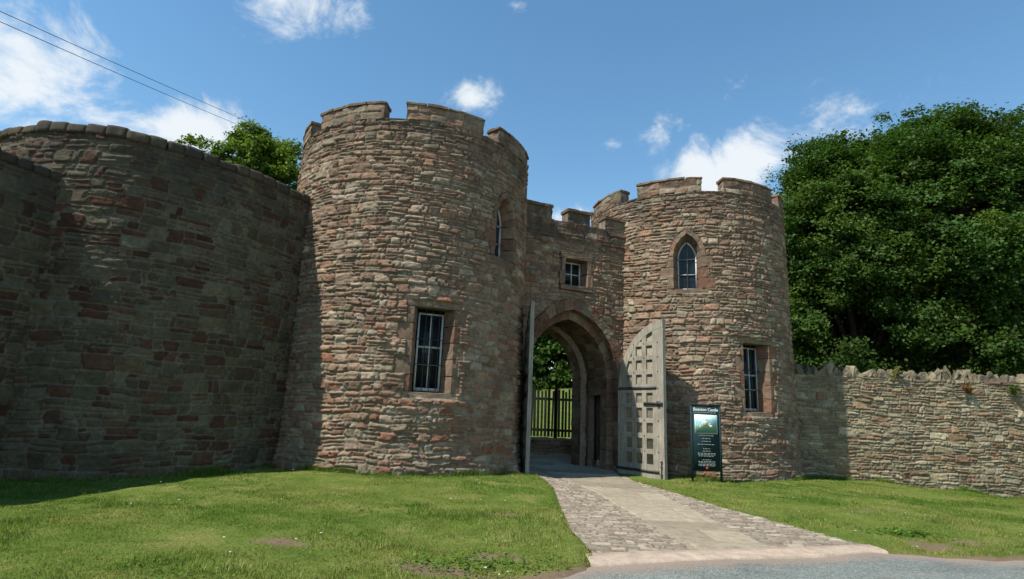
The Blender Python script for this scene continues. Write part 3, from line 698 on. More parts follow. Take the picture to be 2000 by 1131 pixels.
# ------------------------------------------------------------------ oak doors
def make_door(label, hinge, free, zb, Hf, Hh, lattice_sign, seed):
    hx_, fx_ = Vector((*hinge, 0)), Vector((*free, 0)); Wd = (fx_ - hx_).length; d = (fx_ - hx_) / Wd
    nrm = Vector((d.y, -d.x, 0)) * lattice_sign
    def D(u, o, z): p = hx_ + d * u + nrm * o; return (p.x, p.y, zb + z)
    # curved head: arc from (0,Hh) to (W,Hf), vertical at the hinge
    c = ((Hf - Hh) ** 2 + Wd ** 2) / (2 * Wd)      # centre (c, Hh), radius c
    def top(u): return Hh + math.sqrt(max(c * c - (c - u) ** 2, 0))
    def inv(z): return 0 if z <= Hh else c - math.sqrt(max(c * c - (z - Hh) ** 2, 0))
    # plank backing
    mb = MB(); us = np.linspace(0, Wd, 9)
    for k in range(8):
        n_ = 5; uu = np.linspace(us[k] + .003, us[k + 1] - .003, n_)
        for j in range(n_ - 1):
            P = []
            for o in (0, .05):
                P += [D(uu[j], o, .02), D(uu[j+1], o, .02), D(uu[j+1], o, top(uu[j+1]) - .01), D(uu[j], o, top(uu[j]) - .01)]
            mb.add(P, [(0, 1, 2, 3), (7, 6, 5, 4), (0, 4, 5, 1), (1, 5, 6, 2), (2, 6, 7, 3), (3, 7, 4, 0)])
    dr = mb.build('gate_door', MAT['panelwood'], gw, False); dr['label'] = label
    # lattice
    bm = bmesh.new(); o0, o1 = .052, .115
    fr = [0, .185, .322, .412, .549, .639, .775, 1.0]     # stile|p|m|p|m|p|stile
    X = [f * Wd for f in fr]
    def bx(u0, u1, z0, z1, e=0.0):
        """vertical or horizontal bar clipped by the curved head"""
        n_ = 6 if u1 - u0 > .02 else 2
        uu = np.linspace(u0, u1, n_); tops = [min(z1, top(q) - .02) for q in uu]
        ok = [q for q in range(n_) if tops[q] > z0 + .01]
        if len(ok) < 2: return
        lo = [D(uu[q], o0, z0) for q in ok] ; hi = [D(uu[q], o0, tops[q]) for q in ok]
        lo2 = [D(uu[q], o1 + e, z0) for q in ok]; hi2 = [D(uu[q], o1 + e, tops[q]) for q in ok]
        mkf = lambda pts: bm.faces.new([bm.verts.new(p) for p in pts])
        mkf(lo2 + hi2[::-1])
        for q in range(len(ok) - 1):
            mkf([hi2[q], hi2[q + 1], hi[q + 1], hi[q]]); mkf([lo[q], lo[q + 1], lo2[q + 1], lo2[q]])
        mkf([lo[0], lo2[0], hi2[0], hi[0]]); mkf([lo2[-1], lo[-1], hi[-1], hi2[-1]])
    sc = Hf / 4.42
    ptop = [q * sc for q in (.65, 1.07, 1.5, 1.92, 2.34, 2.87, 3.29, 3.70, 4.12)]; ph = .285 * sc
    for a, b_ in ((0, 1), (2, 3), (4, 5), (6, 7)): bx(X[a], X[b_], 0, Hf)
    rails = [(0, ptop[0] - ph)] + [(ptop[k], ptop[k + 1] - ph) for k in range(8)] + [(ptop[8], Hf)]
    for (a, b_) in rails:
        for (i, j) in ((1, 2), (3, 4), (5, 6)): bx(X[i] + .001, X[j] - .001, a, b_, -.003)
    # curved rib under the head
    nn = 16; ribw = .26
    for k in range(nn):
        u0, u1 = Wd * k / nn, Wd * (k + 1) / nn
        def inn(u):   # point ribw inside the arc
            ang = math.atan2(top(u) - Hh, c - u); r2 = c - ribw
            return (max(c - r2 * math.cos(ang), 0), Hh + r2 * math.sin(ang))
        a0, a1 = inn(u0), inn(u1)
        a0 = (min(a0[0], Wd), a0[1]); a1 = (min(a1[0], Wd), a1[1])
        P = [(u0, top(u0)), (u1, top(u1)), a1, a0]; o2 = o1 + .006
        mkf = lambda pts: bm.faces.new([bm.verts.new(D(*p)) for p in pts])
        mkf([(p[0], o2, p[1]) for p in P]); mkf([(P[0][0], 0, P[0][1]), (P[1][0], 0, P[1][1]), (P[1][0], o2, P[1][1]), (P[0][0], o2, P[0][1])])
        mkf([(P[3][0], o2, P[3][1]), (P[2][0], o2, P[2][1]), (P[2][0], o0, P[2][1]), (P[3][0], o0, P[3][1])])
    # closing edge of the free side
    mkf([(Wd + .001, -.002, 0), (Wd + .001, o1, 0), (Wd + .001, o1, Hf), (Wd + .001, -.002, Hf)])
    bmesh.ops.remove_doubles(bm, verts=bm.verts, dist=.0004)
    bm_obj('door_frame', bm, MAT['oak'], dr)
    # ironwork
    for zz, ln in ((2.44 * sc, .86), (.16, .9)):
        mb = MB(); mb.box((-.08, o1 + .003, zz), (Wd * ln, o1 + .02, zz + .085), None, D)
        for k in range(5): mb.box((.1 + k * Wd * .2, o1 + .02, zz + .028), (.125 + k * Wd * .2, o1 + .03, zz + .055), None, D)
        mb.build('hinge_strap', MAT['iron'], dr, False)
    mb = MB(); mb.box((Wd * .6, o1 + .01, 2.0 * sc), (Wd * .985, o1 + .05, 2.07 * sc), None, D); mb.box((Wd * .88, o1 + .003, 1.97 * sc), (Wd * .93, o1 + .06, 2.1 * sc), None, D)
    mb.build('bolt', MAT['iron'], dr, False)
    mb = MB(); tube_mb(mb, [D(Wd - .1, o1 + .03, q) for q in (-.06, .2, .4, .55)], .014, 6)
    for q in (.12, .35, .5): mb.box((Wd - .13, o1 + .002, q), (Wd - .07, o1 + .05, q + .035), None, D)
    mb.build('drop_bolt', MAT['iron'], dr, False)
    for (a, b_) in rails[:-1]:
        for i in (0, 2, 4, 6):
            uu = (X[i] + X[i + 1]) / 2; zz = (a + b_) / 2
            if zz < top(uu) - .1:
                mb = MB(); mb.box((uu - .015, o1 + .001, zz - .015), (uu + .015, o1 + .016, zz + .015), None, D); mb.build('stud', MAT['iron'], dr, False)
    return dr
make_door('open oak door leaf seen flat, against the right tower', (3.86, 20.12), (4.96, 18.40), -.21, 4.95, 2.78, 1, 1)
make_door('open oak door leaf seen edge on', (.60, 19.0), (.705, 17.2), -.17, 5.1, 3.1, 1, 2)

# ------------------------------------------------------------------ long walls
def resample(pts, step=.02, smooth=0):
    pts = np.array(pts, float)
    d = np.concatenate([[0], np.cumsum(np.hypot(*np.diff(pts, axis=0).T))])
    s = np.linspace(0, d[-1], int(d[-1] / step)); q = np.stack([np.interp(s, d, pts[:, k]) for k in (0, 1)], -1)
    if smooth:
        k = int(smooth / step); ker = np.ones(2 * k + 1) / (2 * k + 1)
        pad = np.concatenate([np.repeat(q[:1], k, 0) + (np.arange(-k, 0)[:, None]) * (q[1] - q[0]), q, np.repeat(q[-1:], k, 0) + (np.arange(1, k + 1)[:, None]) * (q[-1] - q[-2])])
        q = np.stack([np.convolve(pad[:, j], ker, 'valid') for j in (0, 1)], -1)
    return s, q
def make_wall(name, label, pts, ztop, seed, pal, mat, copmode, thick=.55, step=.022, smooth=.6, kw={}, stain_top=.8, batter=.0, copname='coping_stone', pal2=None, f2=None, side=1, lo_ext=.4):
    rg = np.random.default_rng(seed)
    wl = empty(name); tag(wl, label, 'wall')
    s, q = resample(pts, step, smooth)
    tan = np.gradient(q, axis=0); tan /= np.linalg.norm(tan, axis=1)[:, None]
    nr = np.stack([tan[:, 1], -tan[:, 0]], -1) * side
    zb = hgt(q[:, 0], q[:, 1]).min() - lo_ext
    nv = int((ztop - zb) / step); z = np.linspace(zb, ztop, nv); SS, ZZ = np.meshgrid(s, z)
    H, rr, mm, _ = rubble(SS, ZZ, seed, **kw)
    Hb = H - .04 + batter * (ztop - ZZ) + .03 * fbm(SS * .4, ZZ * .4, seed + 50, 2)
    P = q[None] + nr[None] * Hb[..., None]; P = np.concatenate([P, ZZ[..., None]], -1)
    st = sst(ztop - 1.6, ztop, ZZ) * stain_top + .15
    mb = MB(); mb.grid(P, None, stone_cols(rr, mm, pal, pal2, f2, stain=st, mk=.7, mort=MORT * .8))
    b0 = q - nr * thick; k = slice(None, None, 12)
    mb.grid(np.stack([np.concatenate([(q - nr * .03)[k], np.full((len(q[k]), 1), ztop)], -1), np.concatenate([b0[k], np.full((len(q[k]), 1), ztop)], -1), np.concatenate([b0[k], np.full((len(q[k]), 1), zb)], -1)]), None, (.25, .21, .16, .3))
    for e in (0, -1):
        mb.add([(*q[e], zb), (*b0[e], zb), (*b0[e], ztop), (*q[e], ztop)], [(0, 1, 2, 3)], (.25, .21, .16, .3))
    mb.build('wall_face', mat, wl)
    # coping
    p = 0.0; n = 0
    while p < s[-1] - .1 and n < 98:
        if copmode == 'round': wd, ht, lean = rg.uniform(.28, .46), rg.uniform(.22, .33), rg.normal(0, .02)
        else: wd, ht, lean = rg.uniform(.13, .42), rg.uniform(.24, .4) + .26 * rg.random() ** 2.5, rg.normal(.0, .38)
        i = min(int((p + wd / 2) / s[-1] * (len(s) - 1)), len(s) - 1)
        cpt = q[i]; t2, n2 = tan[i], nr[i]; bm = bmesh.new()
        bmesh.ops.create_cube(bm, size=1.0)
        bmesh.ops.subdivide_edges(bm, edges=bm.edges[:], cuts=3 if copmode == 'round' else 2, use_grid_fill=True)
        dep = thick + .06 if copmode == 'round' else rg.uniform(.28, .42)
        pk = rg.uniform(-.6, .6); tw_ = rg.normal(0, .4) if copmode != 'round' else rg.normal(0, .03)
        for v in bm.verts:
            x, y, zz = v.co
            if copmode == 'round':
                k4 = .035; rnd = 1 - k4 * ((2 * x) ** 4 + (2 * y) ** 4) * (1 if zz > 0 else .3)
                zz2 = (zz + .5) * ht * (rnd - .12 * (2 * y) ** 2 * (zz > 0)); x2 = x * wd * 1.02 * (1 - .05 * (2 * zz) ** 2); y2 = y * dep * (1 - .06 * (zz + .5))
            else:
                tt = zz + .5; x2 = x * wd * (1.15 - .75 * tt ** 1.4) + (lean + pk * .35) * tt * ht; y2 = y * dep * (1 - .25 * tt ** 2)
                zz2 = tt * ht * (1 - .25 * abs(2 * x)) + rg.uniform(-.02, .02)
                c_, s_ = math.cos(tw_), math.sin(tw_); x2, y2 = x2 * c_ - y2 * s_, x2 * s_ + y2 * c_
            f = float(fbm(x2 * 4 + p * 3.1, zz2 * 5 + y2 * 4 + n, seed + 70, 3)); amp = .035 if copmode == 'round' else .085
            x2 += f * amp; y2 += float(vn(x2 * 8 + p, zz2 * 7 + n * 3, seed + 71)) * amp; zz2 += float(vn(x2 * 6 + p * 2, y2 * 6 + n, seed + 72)) * amp * (zz > -.4)
            offc = -thick / 2 + (.0 if copmode == 'round' else rg.uniform(0, .015))
            w = cpt + t2 * x2 + n2 * (offc + y2); v.co = (w[0], w[1], ztop - .02 + zz2)
        if copmode == 'round': bmesh.ops.smooth_vert(bm, verts=bm.verts, factor=.25, use_axis_x=True, use_axis_y=True, use_axis_z=True)
        bm_obj(copname, bm, mat, wl, smooth=(copmode == 'round'), col=rcol(rg, pal[[0, 1, 2, 5]] if copmode != 'round' else pal[[0, 1, 2, 6]], .75, 1.15))
        p += wd * (1.0 if copmode == 'round' else .82); n += 1
    return wl
BK = dict(bh=(.17, .36), cw=(.2, .52), lay=(.5, .38, .12), hs=.3, mort=.011, depth=(.016, .045), rough=1.05, warp=1.25)
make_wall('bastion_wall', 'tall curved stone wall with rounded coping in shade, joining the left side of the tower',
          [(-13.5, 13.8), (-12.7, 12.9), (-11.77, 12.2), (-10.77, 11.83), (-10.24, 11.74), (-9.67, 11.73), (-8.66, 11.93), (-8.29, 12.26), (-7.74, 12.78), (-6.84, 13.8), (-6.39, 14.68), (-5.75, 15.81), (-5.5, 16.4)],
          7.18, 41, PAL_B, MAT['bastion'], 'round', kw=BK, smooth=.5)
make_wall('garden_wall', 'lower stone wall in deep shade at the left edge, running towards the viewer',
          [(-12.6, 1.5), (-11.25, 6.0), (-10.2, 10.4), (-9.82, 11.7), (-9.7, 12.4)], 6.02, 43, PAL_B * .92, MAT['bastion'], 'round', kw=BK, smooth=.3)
make_wall('boundary_wall', 'dry stone wall topped with jagged upright stones, right of the right tower',
          [(9.6, 22.5), (13, 22.45), (19, 22.5), (27, 22.6)], 3.56, 47, PAL_F, MAT['fieldstone'], 'jag', thick=.5, step=.025, smooth=0,
          kw=dict(bh=(.14, .33), cw=(.22, .62), lay=(.25, .45, .3), hs=.35, mort=.009, depth=(.018, .055), rough=1.2, warp=1.4), stain_top=.25, batter=.02, lo_ext=.3)

# ------------------------------------------------------------------ ground
ek = np.array([(-400, -120), (-60, -16), (-12, .8), (-4, 4.35), (-1.2, 5.7), (.1, 6.62), (.71, 7.03), (1.05, 7.45), (1.11, 7.5), (2.07, 7.83), (3.18, 8.19), (4.4, 8.58), (5.41, 9.01), (5.95, 8.98), (6.36, 8.85), (7.01, 8.9), (7.65, 9.06), (12, 10.3), (26, 15), (60, 28), (400, 120)])
def yedge(x): return np.interp(x, ek[:, 0], ek[:, 1])
def poly(xy): a = np.array(xy, float); return lambda y: np.interp(y, a[:, 1], a[:, 0])
cobL = poly([(1.16, 7.0), (1.19, 8.09), (1.08, 9.45), (1.12, 11.4), (1.17, 14.4), (1.02, 16), (.72, 18), (.45, 20.5), (.0, 24.4)])
slabL = poly([(2.9, 7.9), (2.74, 8.63), (2.55, 9.9), (2.4, 11.85), (2.15, 14.2), (1.86, 16.1), (1.4, 18.3), (.9, 21), (.05, 24.4)])
slabR = poly([(3.9, 8.2), (3.89, 8.96), (3.83, 10.49), (3.82, 13.12), (3.73, 15.77), (3.55, 18.2), (3.75, 20.5), (3.7, 24.4)])
cobR = poly([(5.6, 9.2), (5.56, 9.45), (5.29, 10.27), (4.98, 11.51), (4.59, 13.11), (4.15, 15.59), (3.75, 17.8), (3.9, 20.5), (3.8, 24.4)])
def kback(x): return np.interp(x, [1.0, 1.17, 1.85, 2.7, 3.84, 5.56, 5.8], [8.0, 8.06, 8.3, 8.57, 8.92, 9.45, 9.52])
SOIL = [(-2.66, 7.83, .38, .16), (.1, 10.1, .3, .14), (-.67, 6.95, .7, .22), (7.43, 10.2, .55, .22), (6.8, 9.6, .35, .4), (-.1, 7.5, .3, .15), (-5.5, 10.8, .3, .08), (7.9, 13.2, .5, .15)]
def soilmask(x, y):
    m = 0
    for sx, sy, a, b_ in SOIL:
        e = np.hypot((x - sx) / a, (y - sy) / b_) + 1.5 * fbm(x * 4.3, y * 6.3, 21, 4)
        m = np.maximum(m, sst(1.35, .15, e))
    m = np.maximum(m, sst(.28, .02, y - yedge(x) + .18 * fbm(x * 2.3, y * 2.3, 8, 3)) * (x > 1.0) * .9)
    m = np.maximum(m, sst(.16, .02, y - yedge(x) + .12 * fbm(x * 2.3, y * 2.3, 8, 3)) * (x <= 1.0) * .9)
    return m
def axis(parts):
    o = []
    for a, b_, st in parts: o.append(np.arange(a, b_, st))
    return np.concatenate(o)
gx = axis([(-600, -100, 60), (-100, -20, 8), (-20, -13, .7), (-13, 22, .1), (22, 34, .6), (34, 100, 6), (100, 601, 60)])
gy = axis([(-300, -20, 40), (-20, 3, 1.2), (3, 25, .1), (25, 70, .8), (70, 200, 10), (200, 601, 80)])
X, Y = np.meshgrid(gx, gy); Zg = hgt(X, Y) + .05 * fbm(X * 1.7, Y * 1.7, 61, 3) * (np.abs(Y - 14) < 12)
inp = (X > cobL(Y) - .02) & (X < cobR(Y) + .02) & (Y > kback(X) - .3) & (Y < 24.3)
ind = np.minimum(sst(0, .25, yedge(X) - Y), 1)
Zg = np.where(inp, np.minimum(Zg, hgt(X, Y, False) - .06), Zg); Zg = Zg - .07 * ind; Zg = np.where((X > 1.0) & (X < 5.75) & (Y < kback(X) + .1), np.minimum(Zg, hgt(X, Y, False) - .09), Zg)
sm = soilmask(X, Y)
mesh_np('lawn', np.stack([X, Y, Zg], -1).reshape(-1, 3), grid_quads(*X.shape), MAT['lawn'], None, np.stack([sm, sm, sm], -1).reshape(-1, 3))
bpy.data.objects['lawn']['kind'] = 'structure'
# road
rx = axis([(-400, -40, 20), (-40, -6, 1), (-6, 16, .12), (16, 60, 2), (60, 401, 20)])
tv = np.concatenate([[0, .04, .1, .2, .35, .6, 1, 1.6, 2.5], np.arange(3.5, 12, 1.0), [20, 40]])
RX, TV = np.meshgrid(rx, tv); RY = yedge(RX) - TV + np.where(TV < .01, .05 * fbm(RX * 3, RX * 0, 4, 3), 0)
RZ = hgt(RX, RY) - .012 + .012 * fbm(RX * 1.2, RY * 1.2, 3, 2)
ew = sst(.55, .0, TV)
mesh_np('road', np.stack([RX, RY, RZ], -1).reshape(-1, 3), grid_quads(*RX.shape)[:, ::-1], MAT['road'], None, np.stack([ew] * 3, -1).reshape(-1, 3))
bpy.data.objects['road']['kind'] = 'structure'
# cobbles and slabs
def strip(fl, fr, y1, seed, kw, pal, nx, name, lift, mort, mk=.9, dip=False):
    v = np.linspace(0, 1, int((y1 - 8) / .022)); uu = np.linspace(0, 1, nx); Uv, Vv = np.meshgrid(uu, v)
    Yp = 8.0 + Vv * (y1 - 8.0)
    for _ in range(3):
        Xp = fl(Yp) + (fr(Yp) - fl(Yp)) * Uv; yk = kback(Xp) - .03; Yp = yk + Vv * (y1 - yk)
    Hh, rr, mm, _ = rubble(Xp, Yp, seed, **kw)
    edge = np.minimum(Uv, 1 - Uv) * (fr(Yp) - fl(Yp))
    Zp = hgt(Xp, Yp, False) + lift + Hh
    if dip:
        Zp[:, 0] -= .06; Zp[:, -1] -= .06; Zp[0] -= .07
        Zp[:, 1] -= .006; Zp[:, -2] -= .006
    return mesh_np(name, np.stack([Xp, Yp, Zp], -1).reshape(-1, 3), grid_quads(*Xp.shape), MAT['paving'], None, stone_cols(rr, mm, pal, mort=np.array(mort), mk=mk)[..., :3].reshape(-1, 3))
CK = dict(bh=(.08, .15), cw=(.13, .29), lay=(.9, .1, 0), hs=.08, mort=.009, depth=(.006, .022), rough=.42, warp=.8)
for fl, fr, y1, sd_, nx in ((cobL, lambda y: slabL(y) + .06, 22.0, 201, 80), (lambda y: slabR(y) - .06, cobR, 19.0, 202, 90)):
    o = strip(fl, fr, y1, sd_, CK, PAL_C, nx, 'cobbled_path', -.014, (.115, .094, .068)); o['kind'] = 'structure'
o = strip(slabL, slabR, 24.2, 203, dict(bh=(.7, 1.2), cw=(.9, 1.9), lay=(1, 0, 0), hs=.2, mort=.006, depth=(.004, .009), rough=.18, warp=.5), np.array([(.25, .212, .15), (.265, .222, .156), (.237, .2, .144)]), 90, 'paved_path', .010, (.15, .125, .09), .6, True); o['kind'] = 'structure'
# kerb strip by the road
kx = np.linspace(1.08, 5.62, 160); P = []
kf = yedge(kx) + .02 * fbm(kx * 2, kx * 0, 3, 2); kb_ = kback(kx) + .015 * fbm(kx * 4, kx * 0, 9, 3)
for yy, dz in ((kf - .015, -.06), (kf, -.004), (kf + .04, .009), ((kf + kb_) / 2, .013), (kb_ - .02, .011), (kb_ + .02, -.05)):
    P.append(np.stack([kx, yy, hgt(kx, yy, False) + dz + .006 * fbm(kx * 5, yy * 5, 4, 3)], -1))
mb = MB(); mb.grid(np.array(P), None, (.36, .282, .212, 0)); o = mb.build('kerb_strip', MAT['paving']); o['kind'] = 'structure'

# ------------------------------------------------------------------ grass
rg = np.random.default_rng(99)
def outside(x, y):
    ok = (np.hypot(x - C1[0], y - C1[1]) > R1 + .05) & (np.hypot(x - C2[0], y - C2[1]) > R2 + .05)
    bx = np.interp(y, [1.5, 6, 10.4, 11.7, 12.0], [-12.6, -11.25, -10.2, -9.8, -9.7]); ok &= ~((y < 12) & (x < bx))
    bl = np.interp(x, [-10, -9.77, -8.76, -8.39, -7.84, -6.94, -6.49, -5.85], [11.8, 11.83, 12.03, 12.36, 12.88, 13.9, 14.78, 15.91]); ok &= ~((x < -5.85) & (y > bl - .02))
    ok &= ~((y > 22.4) & (x > 9)); ok &= ~((y > 17.5) & (x > -1) & (x < 5) )
    e = .05 * fbm(x * 4, y * 4, 31, 3)
    ok &= ~((x > cobL(y) + e - .03) & (x < cobR(y) + e + .02) & (y > kback(x) - .6))
    ok &= y > yedge(x) + .03 + .1 * (fbm(x * 2.3, y * 2.3, 8, 3) + .3)
    return ok
def blades(n, ymin, ymax, xmin, xmax, hmin, hmax, w):
    y = ymin + (ymax - ymin) * rg.random(n); x = xmin + (xmax - xmin) * rg.random(n)
    vis = (x > -.95 * y - .6) & (x < .95 * y + .6) & outside(x, y)
    x, y = x[vis], y[vis]
    s = soilmask(x, y); k = rg.random(len(x)) > s * .93; x, y = x[k], y[k]
    big = fbm(x * .8, y * .8, 71, 3)
    k = rg.random(len(x)) < .72 + .5 * big + .35 * vn(x * 7, y * 7, 72); x, y, big = x[k], y[k], big[k]
    n = len(x); h = rg.uniform(hmin, hmax, n) * (1 + .7 * big + .5 * vn(x * 5, y * 5, 77)); z = hgt(x, y) + .05 * fbm(x * 1.7, y * 1.7, 61, 3) - .012
    a = rg.uniform(0, 2 * np.pi, n); lean = rg.uniform(.1, .9, n) * h; la = rg.uniform(0, 2 * np.pi, n)
    dx, dy = np.cos(a) * w, np.sin(a) * w
    V = np.stack([np.stack([x - dx, y - dy, z], -1), np.stack([x + dx, y + dy, z], -1), np.stack([x + np.cos(la) * lean, y + np.sin(la) * lean, z + h], -1)], 1)
    dry = np.clip(.46 + 1.7 * fbm(x * .55, y * .55, 73, 4) + .5 * vn(x * 6, y * 6, 75) + rg.normal(0, .16, n), 0, 1)
    c = np.array((.078, .140, .016)) + (np.array((.235, .23, .062)) - np.array((.078, .140, .016))) * dry[:, None]
    c = c * rg.uniform(.6, 1.4, n)[:, None] * (1.08 + .35 * vn(x * 3, y * 3, 79) + .3 * vn(x * 11, y * 11, 80))[:, None]
    return V.reshape(-1, 3), np.repeat(c, 3, 0)
def tall(n, ymin, ymax, xmin, xmax):
    v, c = blades(n, ymin, ymax, xmin, xmax, .045, .09, .0065)
    m = v.reshape(-1, 3, 3).mean(1); k = (fbm(m[:, 0] * 1.4, m[:, 1] * 1.4, 91, 4) + .25 * vn(m[:, 0] * 9, m[:, 1] * 9, 92)) > .17
    k3 = np.repeat(k, 3); return v[k3], c[k3] * np.array((.85, .95, .9))
Vs, Cs = [], []
for args in ((170000, 4.2, 12, -11, 12), (120000, 12, 20, -11, 20)):
    v, c = tall(*args); Vs.append(v); Cs.append(c)
for args in ((420000, 4.2, 10, -10, 10.5, .018, .042, .0045), (330000, 10, 16.5, -13, 16, .02, .045, .006), (190000, 16, 23, -6, 22, .025, .05, .008)):
    v, c = blades(*args); Vs.append(v); Cs.append(c)
def feet(pts, n, spread, hmax):
    s_, q_ = resample(pts, .02); i = rg.integers(0, len(q_), n); x = q_[i, 0] + np.abs(rg.normal(0, spread, n)) * rg.choice([-1, 1], n); y = q_[i, 1] - np.abs(rg.normal(0, spread, n))
    d = vn(x * 1.3, y * 1.3, 88) + .35 * vn(x * 5, y * 5, 89); k = rg.random(n) < .35 + 1.5 * d
    x, y, d = x[k], y[k], d[k]; n = len(x); h = rg.uniform(.05, hmax, n) * (.7 + d); z = hgt(x, y) - .01; a = rg.uniform(0, 6.28, n); la = rg.uniform(0, 6.28, n); w = .006
    dx, dy = np.cos(a) * w, np.sin(a) * w; ln = rg.uniform(.1, .7, n) * h
    V = np.stack([np.stack([x - dx, y - dy, z], -1), np.stack([x + dx, y + dy, z], -1), np.stack([x + np.cos(la) * ln, y + np.sin(la) * ln, z + h], -1)], 1)
    c = np.array((.09, .15, .02)) * rg.uniform(.6, 1.5, n)[:, None] + np.array((.10, .07, .03)) * (rg.random(n) < .25)[:, None]
    Vs.append(V.reshape(-1, 3)); Cs.append(np.repeat(c, 3, 0))
circ = lambda C, r, a0, a1: [(C[0] + r * math.sin(R(a)), C[1] - r * math.cos(R(a))) for a in range(a0, a1, 4)]
feet(circ(C1, R1 + .14, -55, 70), 9000, .05, .2); feet(circ(C2, R2 + .14, -45, 90), 8000, .06, .2)
feet([(-10, 11.6), (-8.66, 11.9), (-8.29, 12.2), (-7.74, 12.7), (-6.84, 13.7), (-6.3, 14.6), (-5.7, 15.7)], 8000, .05, .22)
feet([(10.5, 22.3), (20, 22.3)], 14000, .07, .25); feet([(5.5, 18.2), (6.7, 18.3)], 700, .1, .16)
V = np.concatenate(Vs); o = mesh_np('grass', V, np.arange(len(V)).reshape(-1, 3), MAT['grass'], None, np.concatenate(Cs), False); o['kind'] = 'stuff'
o['label'] = 'short mown green grass on both sides of the path'; o['category'] = 'grass'
# broad-leaved weeds along the road edge
def weeds(n, cx, cy, sx, sy, smin, smax):
    x = cx + rg.normal(0, sx, n); y = cy + rg.normal(0, sy, n); k = outside(x, y); x, y = x[k], y[k]; n = len(x)
    z = hgt(x, y) + rg.uniform(.01, .07, n); a = rg.uniform(0, 2 * np.pi, n); s = rg.uniform(smin, smax, n)
    t = np.stack([np.cos(a), np.sin(a), rg.uniform(-.2, .6, n)], -1); b_ = np.stack([-np.sin(a), np.cos(a), rg.uniform(-.3, .3, n)], -1)
    p = np.stack([x, y, z], -1); s = s[:, None]
    Vq = np.stack([p, p + t * s * .45 + b_ * s * .38, p + t * s, p + t * s * .45 - b_ * s * .38], 1)
    c = np.array((.08, .15, .02)) * rg.uniform(.7, 1.5, n)[:, None]
    return Vq.reshape(-1, 3), np.repeat(c, 4, 0)
Vs, Cs = [], []
for a in ((1000, -.1, 7.2, .75, .26, .02, .06), (600, -2.5, 6.1, 1.2, .3, .02, .05), (350, 6.9, 10.6, .28, .16, .04, .09), (900, -1.5, 8.2, 2.5, .9, .015, .04), (500, 4.5, 16, .8, 1.2, .015, .04), (1200, -5, 9, 2.5, 2.5, .012, .035)):
    v, c = weeds(*a); Vs.append(v); Cs.append(c)
V = np.concatenate(Vs); o = mesh_np('weeds', V, np.arange(len(V)).reshape(-1, 4), MAT['grass'], None, np.concatenate(Cs), False); o['kind'] = 'stuff'
o['label'] = 'low broad leaved weeds scattered in the lawn and along the road edge'; o['category'] = 'weeds'
# tiny white daisies
n = 80; x = rg.uniform(-9, 10, n); y = rg.uniform(6.5, 17, n); k = outside(x, y); x, y = x[k], y[k]; n = len(x)
z = hgt(x, y) + .045; s = rg.uniform(.007, .016, n)
V = np.stack([np.stack([x - s, y - s, z], -1), np.stack([x + s, y - s, z - .004], -1), np.stack([x + s, y + s, z + .004], -1), np.stack([x - s, y + s, z], -1)], 1)
o = mesh_np('daisies', V.reshape(-1, 3), np.arange(n * 4).reshape(-1, 4), MAT['white'], None, None, False); o['kind'] = 'stuff'
o['label'] = 'tiny white flowers dotted through the grass'; o['category'] = 'flowers'

